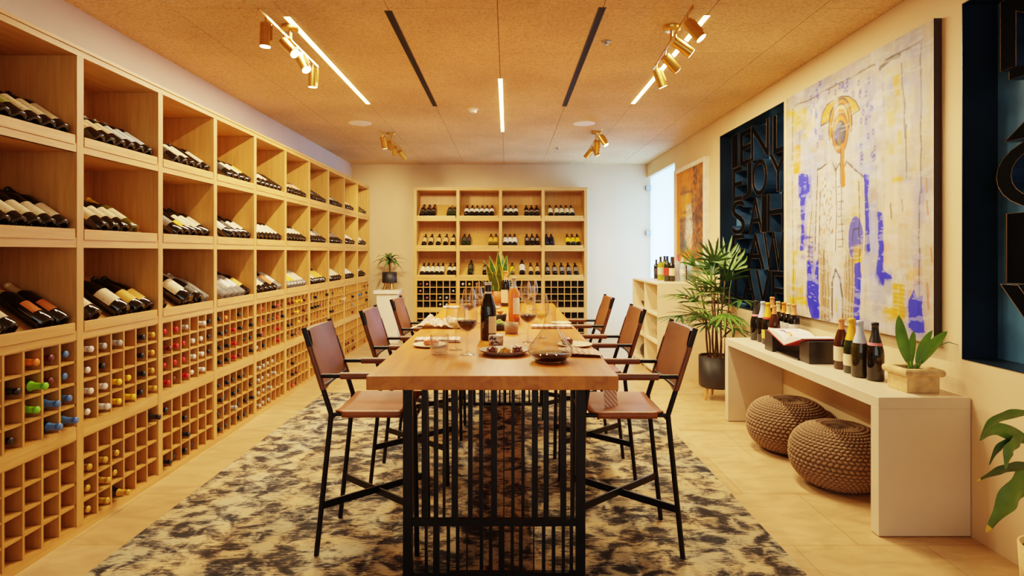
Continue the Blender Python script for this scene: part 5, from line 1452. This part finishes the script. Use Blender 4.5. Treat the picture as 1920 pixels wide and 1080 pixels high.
# blue masses around the figure
P(1497, 1520, 330, 372, BLUE, .85, rough=.6); P(1503, 1512, 365, 470, BLUE, .8, rough=.6); P(1512, 1534, 490, 590, BLUE, .95, rough=.25); P(1513, 1524, 460, 520, BLUE, .8)
P(1497, 1512, 422, 428, BLUE, .9); P(1497, 1520, 447, 452, BLUE, .9); P(1500, 1510, 482, 488, BLUE, .9)
P(1622, 1629, 325, 480, BLUE, .98, rough=.25); P(1603, 1613, 500, 610, BLUE, .95, rough=.3); P(1646, 1655, 400, 530, BLUE, .95, rough=.3); P(1640, 1668, 508, 522, BLUE, .9, rough=.4)
P(1520, 1545, 455, 520, LAV, .5); P(1625, 1648, 360, 520, LAV, .6)
P(1485, 1493, 470, 540, YEL, .8); P(1478, 1516, 555, 572, YEL, .9, rough=.6); P(1490, 1512, 535, 570, YEL, .7, rough=.8); P(1490, 1524, 574, 600, (222, 208, 190), .9, rough=.3)
# body of the figure
fig = [q(*p) for p in [(1533,318),(1560,300),(1585,300),(1600,318),(1622,332),(1624,470),(1610,500),(1606,600),(1583,600),(1578,520),(1566,500),(1560,520),(1558,590),(1534,590),(1534,480),(1528,400)]]
cv.poly(fig, (226, 216, 204), .85)
cv.put(((fbm(H_, W_, (40, 10), 9) > .56) & (cv.img[..., 2] > .5)).astype(float), (206, 190, 160), .35)
P(1536, 1552, 470, 600, (196, 176, 144), .75, rough=.6); P(1578, 1602, 400, 600, (170, 140, 100), .6, rough=.75); P(1596, 1618, 330, 520, (212, 180, 110), .5, rough=.8)
P(1562, 1578, 510, 590, (198, 204, 216), .8, rough=.3); P(1565, 1570, 555, 585, YEL, .7); P(1540, 1580, 330, 470, (236, 230, 222), .5, rough=.4)
cv.ell(*q(1604, 448), .05, .085, (70, 84, 180), .85); P(1598, 1616, 458, 495, YEL, .95, rough=.3)
for pts, w_ in [([(1560,300),(1540,315),(1533,318),(1530,400),(1528,470)], .004), ([(1585,300),(1604,318),(1623,334),(1624,400),(1622,470)], .004), ([(1567,300),(1568,400),(1566,470)], .003), ([(1578,330),(1577,400),(1580,460)], .003),
                ([(1560,595),(1560,530),(1566,505),(1574,520),(1580,560),(1580,600)], .006), ([(1538,360),(1536,440),(1534,520)], .004), ([(1597,450),(1600,430),(1609,428),(1613,460),(1610,500)], .003), ([(1523,380),(1518,440),(1516,480),(1522,530),(1528,560),(1532,520)], .003),
                ([(1545,470),(1543,540),(1545,595)], .004), ([(1560,300),(1566,320),(1574,306),(1580,320),(1588,302)], .004), ([(1610,340),(1612,400),(1610,440)], .003)]:
    cv.line([q(*p) for p in pts], w_, DK, .8)
for i in range(60):
    px, py = rs.uniform(1536, 1562), rs.uniform(330, 460); x, y = q(px, py)
    cv.line([(x, y), (x+rs.uniform(-.004, .004), y-rs.uniform(.004, .012))], .0028, rs.choice([0, 1]) and DK or (150, 110, 40), .8)
for i in range(9):
    x, y = q(1570, 350+i*14); cv.line([(x, y), (x+.045, y+rs.uniform(-.004, .004))], .0018, DK, .7)
for i in range(6):
    x, y = q(1513, 445+i*9); cv.line([(x, y), (x+.05, y-.004)], .002, DK, .8)
# helmet and head
hx, hy = q(1575, 215)
cres = [q(*p) for p in [(1539,236),(1541,216),(1550,198),(1562,188),(1577,181),(1592,181),(1604,190),(1612,205),(1598,216),(1592,200),(1580,190),(1566,196),(1556,212),(1556,226)]]
cv.poly(cres, (222, 170, 24), 1.0, .1); cv.line(cres+[cres[0]], .003, DK, .9, .1)
cx_, cy_ = q(1575, 238)
for (rx, ry, c) in ((.088, .112, DK), (.080, .105, (214, 150, 40)), (.066, .09, DK), (.060, .085, (232, 200, 140)), (.054, .07, (224, 146, 60)), (.046, .058, (232, 196, 140))):
    cv.ell(cx_, cy_, rx, ry, c, 1.0)
cv.patch(cx_-.095, cx_+.095, cy_-.14, cy_-.035, (214, 206, 198), .95, rough=.1)
ex, ey = q(1575.5, 250)
cv.ell(ex, ey, .060, .080, DK, 1.0); cv.ell(ex, ey, .056, .076, (198, 126, 30), 1.0); cv.ell(ex, ey+.008, .044, .058, (226, 160, 60), 1.0); cv.ell(ex, ey, .037, .045, (84, 82, 104), 1.0); cv.ell(ex, ey, .037, .045, DK, .9, ring=.005)
cv.line([q(1579, 275), q(1580, 310), q(1581, 345)], .014, (196, 132, 44), 1.0); cv.line([q(1576, 275), q(1576, 345)], .003, DK, .8)
for i in range(95):
    px, py = rs.uniform(1520, 1640), rs.uniform(150, 305); x, y = q(px, py)
    if abs(px-1576) < 34 and py > 178: continue
    cv.ell(x, y, .006, .009, (74, 76, 170), .75, ring=.0022)
# frame scratches
for a, b_ in [((1490,200),(1640,122)), ((1660,112),(1728,78)), ((1486,205),(1486,300)), ((1727,85),(1727,360)), ((1690,120),(1698,260)), ((1486,330),(1488,590)), ((1724,360),(1724,610)), ((1700,235),(1698,330)), ((1690,375),(1692,395)), ((1670,380),(1671,410))]:
    cv.line([q(*a), q(*b_)], .0035, DK, .65, .6)
cv.line([q(1650, 128), q(1672, 108), q(1686, 104)], .008, DK, .8); cv.patch(.0, .05, .9, .94, YEL, .8, rough=.5)
for i in range(46):
    x, y = rs.uniform(.05, .95), rs.uniform(.03, .95); L_ = rs.uniform(.02, .10)
    cv.patch(x, x+rs.uniform(.01, .05), y, y+L_, [(232, 226, 218), (206, 164, 60), (150, 156, 200), (216, 176, 150), (176, 160, 140), (200, 204, 220)][i % 6], .55, rough=.8)
for shp in ([(1496,330),(1513,324),(1517,358),(1510,372),(1507,420),(1506,476),(1499,474),(1502,420),(1502,375),(1496,365)], [(1511,496),(1516,490),(1524,532),(1530,492),(1534,488),(1535,600),(1522,597),(1515,562)],
            [(1621,322),(1629,326),(1631,476),(1625,478)], [(1648,396),(1656,398),(1654,503),(1669,511),(1669,516),(1656,521),(1653,534),(1648,520),(1643,515)], [(1602,498),(1613,494),(1613,612),(1603,609)],
            [(1706,560),(1714,540),(1720,560),(1732,556),(1735,628),(1718,634),(1703,618)]):
    cv.poly([q(*p) for p in shp], (54, 70, 200), .88, 1.6)
P(1672, 1697, 528, 592, YEL, .9, rough=.5); cv.line([q(1684, 525), q(1684, 590)], .004, (220, 200, 150), .9)
for shp in ([(1537,470),(1557,498),(1556,600),(1536,596)], [(1581,498),(1602,480),(1603,610),(1583,604)]): cv.poly([q(*p) for p in shp], (166, 134, 98), .5, 1.0)
for xa_ in (1540, 1546, 1552, 1586, 1592, 1598): cv.line([q(xa_, 480), q(xa_+1, 540), q(xa_, 600)], .003, (98, 72, 50), .6, 1.0)
st_ = fbm(H_, W_, (5, 44), 91); cv.img = cv.img*(.80+.40*st_)[..., None]
cv.put(((fbm(H_, W_, (60, 16), 92) > .60)).astype(float), (226, 222, 216), .35)
lum = cv.img.mean(-1, keepdims=True); cv.img = np.clip(lum + (cv.img-lum)*1.3, 0, 1)
cv.img = cv.img**1.3*np.array([.66, .70, .78])
for i in range(8): 
    x, y = q(1676, 532+i*8); cv.line([(x, y), (x+.06, y-.004)], .002, (150, 110, 30), .7)
for i in range(5):
    x, y = q(rs.uniform(1735, 1746), rs.uniform(180, 560)); cv.line([(x, y), (x+.004, y-.04)], .005, (150, 90, 50), .7)
pt = empty('painting', (QX, (QY0+QY1)/2, QZ0), 'large square painting of a figure in a yellow helmet above the console', 'painting'); org = pt.location.copy()
canvas_object('canvas', cv, (0, QY1-org.y, 0), QW, QH, PAINT, pt, .04)
MB().box(QX+.001, XR-.0006, QY0, QY1, QZ0, QZ1).build('stretcher_frame', mat('dark_canvas_edge', (48, 40, 34), .7), pt, org)
# small orange painting with a white frame
RY0, RY1, RZ0, RZ1 = 6.72, 7.96, EYE-18*u, EYE+125*u
cv = Canvas(190, 150, (206, 140, 44)); H_, W_ = cv.h, cv.w
cv.put(fbm(H_, W_, (7, 6), 31)*2-.8, (232, 176, 60), .8); cv.put(fbm(H_, W_, (10, 8), 32)*2.6-1.4, (130, 76, 40), .7)
for (x0, x1, y0, y1, c, al, ro) in [(.0,.14,0,1,(226,150,30),.9,.4), (.3,.62,.1,.62,(214,206,200),.95,.7), (.55,1,0,.75,(110,84,74),.85,.7), (.12,.42,.12,.5,(96,100,116),.85,.7), (.18,.5,.5,.78,(236,190,60),.7,.6), (.42,.7,.06,.28,(228,150,40),.9,.5),
                                 (.12,.95,.74,.78,(104,62,40),.8,.6), (.15,.9,.52,.56,(110,70,44),.7,.7), (.62,.75,.78,1.,(90,72,70),.8,.6), (.8,1,.4,1,(120,84,60),.7,.7), (.2,.34,.72,.84,(110,84,90),.8,.6), (.35,.6,.3,.5,(232,228,222),.8,.6), (.1,.9,.0,.1,(200,130,70),.7,.6)]:
    cv.patch(x0, x1, y0, y1, c, al, rough=ro, cells=(22, 16))
for i in range(70):
    x, y = rs.uniform(.12, .98), rs.uniform(.05, .9); cv.line([(x, y), (x+rs.uniform(-.01, .01), y-rs.uniform(.02, .09))], .006, [(84, 70, 70), (220, 214, 206), (70, 60, 64)][i % 3], .55)
for (x0, x1, y0, y1, c, al) in [(.55,.95,.05,.6,(70,54,50),.8), (.6,.8,.8,1,(80,60,54),.8), (.12,.3,.08,.4,(70,74,90),.8), (.1,.95,.44,.47,(92,54,34),.8), (.8,.98,.55,1.,(100,66,44),.7), (.36,.58,.14,.6,(232,226,220),.9), (.2,.45,.82,.98,(230,160,30),.8)]:
    cv.patch(x0, x1, y0, y1, c, al, rough=.75, cells=(30, 20))
lum = cv.img.mean(-1, keepdims=True); cv.img = np.clip(lum + (cv.img-lum)*1.15, 0, 1)**1.2*np.array([.95, .92, .85])
pt2 = empty('painting', (XR-.05, (RY0+RY1)/2, RZ0), 'orange and white abstract painting in a pale frame beside the frosted door', 'painting'); org = pt2.location.copy()
fw = .055
canvas_object('canvas', cv, (.012, RY1-fw-org.y, fw), RY1-RY0-2*fw, RZ1-RZ0-2*fw, PAINT, pt2, .02)
b = MB()
for (y0, y1, z0, z1) in ((RY0, RY0+fw, RZ0, RZ1), (RY1-fw, RY1, RZ0, RZ1), (RY0+fw, RY1-fw, RZ0, RZ0+fw), (RY0+fw, RY1-fw, RZ1-fw, RZ1)): b.bbox(XR-.066, XR-.001, y0, y1, z0, z1, .003, seg=1)
b.build('frame', mat('pale_frame', (226, 214, 190), .5), pt2, org)
MB().box(XR-.03, XR-.001, RY0+fw, RY1-fw, RZ0+fw, RZ1-fw).build('backing', mat('dark_canvas_edge', (48, 40, 34), .7), pt2, org)

# ------------------------------------------------------------------ ceiling fittings
def lamp(kind, name, loc, energy, color, **k):
    l = bpy.data.lights.new(name, kind); l.energy = energy; l.color = color
    for a, b_ in k.items(): setattr(l, a, b_)
    o = bpy.data.objects.new(name, l); col.objects.link(o); o.location = loc; return o
def aim(o, d): o.rotation_euler = Vector(d).to_track_quat('-Z', 'Y').to_euler()
WARM = (1.0, .72, .41)
LED = mat('warm_led', (255, 236, 200), .5, emis=(255, 214, 150), emis_s=14)
LENS = mat('lamp_lens', (255, 240, 210), .5, emis=(255, 226, 170), emis_s=22)
def linear(x, y0, y1, txt):
    r = empty('linear_light', (x, (y0+y1)/2, CEIL), txt, 'ceiling light', 'linear lights in the ceiling'); org = r.location.copy()
    MB().box(x-.021, x+.021, y0, y1, CEIL-.004, CEIL).build('housing', BRASS, r, org)
    MB().box(x-.019, x+.019, y0+.004, y1-.004, CEIL-.007, CEIL-.004).build('diffuser', LED, r, org)
    o = lamp('AREA', 'linear_lamp', (x, (y0+y1)/2, CEIL-.012), 62*(y1-y0), WARM, shape='RECTANGLE', size=.03, size_y=y1-y0); o.parent = None
linear(-155*u, 3.65, 5.79, 'long glowing strip light in the ceiling beside the left spotlights')
linear(139*u, 3.63, 5.78, 'long glowing strip light in the ceiling behind the right spotlights')
linear(-7*u, 4.95, 7.11, 'glowing strip light at the centre of the ceiling')
for x, y0, y1, txt in ((-82*u, 3.57, 5.9, 'black slot diffuser in the ceiling left of centre'), (64*u, 3.52, 5.9, 'black slot diffuser in the ceiling right of centre')):
    r = empty('slot_diffuser', (x, (y0+y1)/2, CEIL), txt, 'air vent', 'slot diffusers in the ceiling'); org = r.location.copy()
    MB().box(x-.024, x-.018, y0, y1, CEIL-.004, CEIL).box(x+.018, x+.024, y0, y1, CEIL-.004, CEIL).build('rim', BLACKM, r, org)
    MB().box(x-.018, x+.018, y0, y1, CEIL-.0015, CEIL).build('slot', mat('slot_black', (12, 11, 11), .8), r, org)
def track(x, x2, y0, y1, dirs, txt, en):
    zr = CEIL - 10*u
    r = empty('track_light', ((x+x2)/2, (y0+y1)/2, CEIL), txt, 'ceiling light', 'brass track spotlights'); org = r.location.copy()
    ym_ = y0 + (y1-y0)*.47; xm = x + (x2-x)*.47
    MB().lathe([(0,-.028),(.050,-.028),(.055,-.024),(.055,0)], 32).build('canopy', BRASS, r).location = Vector((xm-.035*(1 if x < 0 else -1)*0, ym_, CEIL)) - org
    MB().tube([(xm, ym_, CEIL-.02), (xm, ym_, zr)], .010, 10).build('stem', BRASS, r, org)
    MB().flat((x, y0, zr), (x2, y1, zr), .010, .016).build('rail', BRASS, r, org)
    for i, d in enumerate(dirs):
        t = (.1, .37, .63, .9)[i]; p = Vector((x+(x2-x)*t, y0+(y1-y0)*t, zr))
        d = Vector(d).normalized()
        h = MB(); joint = p + Vector((0, 0, -.055))
        c0 = joint - d*.01; ax = d
        sidev = d.cross(Vector((0,1,0))).normalized() if abs(d.y) < .9 else Vector((1,0,0))
        off = sidev*.040
        h.tube([c0+off*0, c0+d*.135], .0325, 24)
        head = h.build('spot_head', BRASS, r, org)
        MB().tube([p, joint + d*.0], .006, 8).flat(joint+sidev*.036+d*.0, joint+sidev*.036+d*.09, .006, .014, up=sidev).build('bracket', BRASS, head, None)
        br = head.children[0]; br.data.transform(Matrix.Translation(-org))
        ln = MB().tube([c0+d*.1352, c0+d*.137], .0295, 24).build('lens', LENS, head); ln.data.transform(Matrix.Translation(-org))
        o = lamp('SPOT', 'spot_lamp', c0+d*.15, en, WARM, spot_size=math.radians(78), spot_blend=.7, shadow_soft_size=.03)
        aim(o, d)
lx = -159.5*u
track(lx, lx, 3.33, 4.37, [(-.03, 0, -1), (.75, -.35, -.75), (.5, -.3, -.8), (-.05, .08, -1)], 'brass track of four spotlights near the left strip light', 42)
track(117*u, 123.5*u, 3.29, 4.41, [(.55, -.25, -.8), (.8, .05, -.55), (.75, .35, -.6), (.40, .1, -.9)], 'brass track of four spotlights in front of the right strip light', 24)
track(-163*u, -160*u, 6.66, 7.85, [(.12, .5, -1), (-.05, 1.5, -.65), (-.24, 1.2, -.8), (.6, 1.0, -.8)], 'brass track of four spotlights at the back left of the ceiling', 95)
track(119.5*u, 122*u, 6.60, 7.75, [(.5, -.3, -.9), (.15, .9, -1), (.4, .2, -.9), (-.6, .9, -.75)], 'brass track of four spotlights at the back right of the ceiling', 44)
SPK = mat('speaker_grille', (250, 246, 238), .7, var=.05, scale=200)
for x, txt in ((-189*u, 'round white flush ceiling speaker on the left'), (97.7*u, 'round white flush ceiling speaker on the right')):
    o = MB().lathe([(0,-.009),(.118,-.008),(.128,-.006),(.131,0)], 40).build('ceiling_speaker', SPK); o.location = (x, 6.67, CEIL); tag(o, txt, 'speaker', 'flush speakers in the ceiling')
sd = MB().lathe([(0,-.045),(.03,-.045),(.042,-.036),(.046,-.018),(.056,-.014),(.058,0)], 32).build('smoke_detector', mat('white_plastic', (244, 238, 228), .5)); sd.location = (-40.6*u, 6.0, CEIL)
tag(sd, 'small white smoke detector on the ceiling left of the central strip', 'detector')
MB().lathe([(.031,-.047),(.031,-.043),(.036,-.041)], 20).build('dark_ring', BLACKM, sd)
for x, y, txt in ((77*u, 4.08, 'small sprinkler head in the ceiling near the right slot'), (79*u, 8.23, 'small sprinkler head in the ceiling far right')):
    o = MB().lathe([(0,-.026),(.018,-.026),(.018,-.023),(.006,-.022),(.006,-.006),(.035,-.004),(.036,0)], 20).build('sprinkler', STEEL); o.location = (x, y, CEIL); tag(o, txt, 'sprinkler', 'ceiling sprinklers')

# ------------------------------------------------------------------ light
w = bpy.data.worlds.new('world'); sc.world = w; w.use_nodes = True
bg = w.node_tree.nodes['Background']; bg.inputs[0].default_value = (.86, .90, 1.0, 1); bg.inputs[1].default_value = .32
day = lamp('AREA', 'daylight', (XR+.9, 8.95, 1.5), 280, (.34, .64, 1.0), shape='RECTANGLE', size=1.5, size_y=2.4); aim(day, (-1, 0, 0))
back = lamp('AREA', 'front_fill', (.3, YF-.2, 1.75), 45, (1.0, .88, .74), shape='RECTANGLE', size=4.2, size_y=2.0); aim(back, (0, 1, -.02))  # added warm fill light at the open side behind the camera
back.data.use_shadow = True
sc.view_settings.view_transform = 'Filmic'; sc.view_settings.look = 'Medium High Contrast'
sc.view_settings.exposure = 0.06
sc.cycles.use_denoising = True
sc.cycles.max_bounces = 8; sc.cycles.diffuse_bounces = 4; sc.cycles.glossy_bounces = 3; sc.cycles.transparent_max_bounces = 24; sc.cycles.transmission_bounces = 6
sc.cycles.sample_clamp_indirect = 6.0
sc.cycles.caustics_reflective = False; sc.cycles.caustics_refractive = False
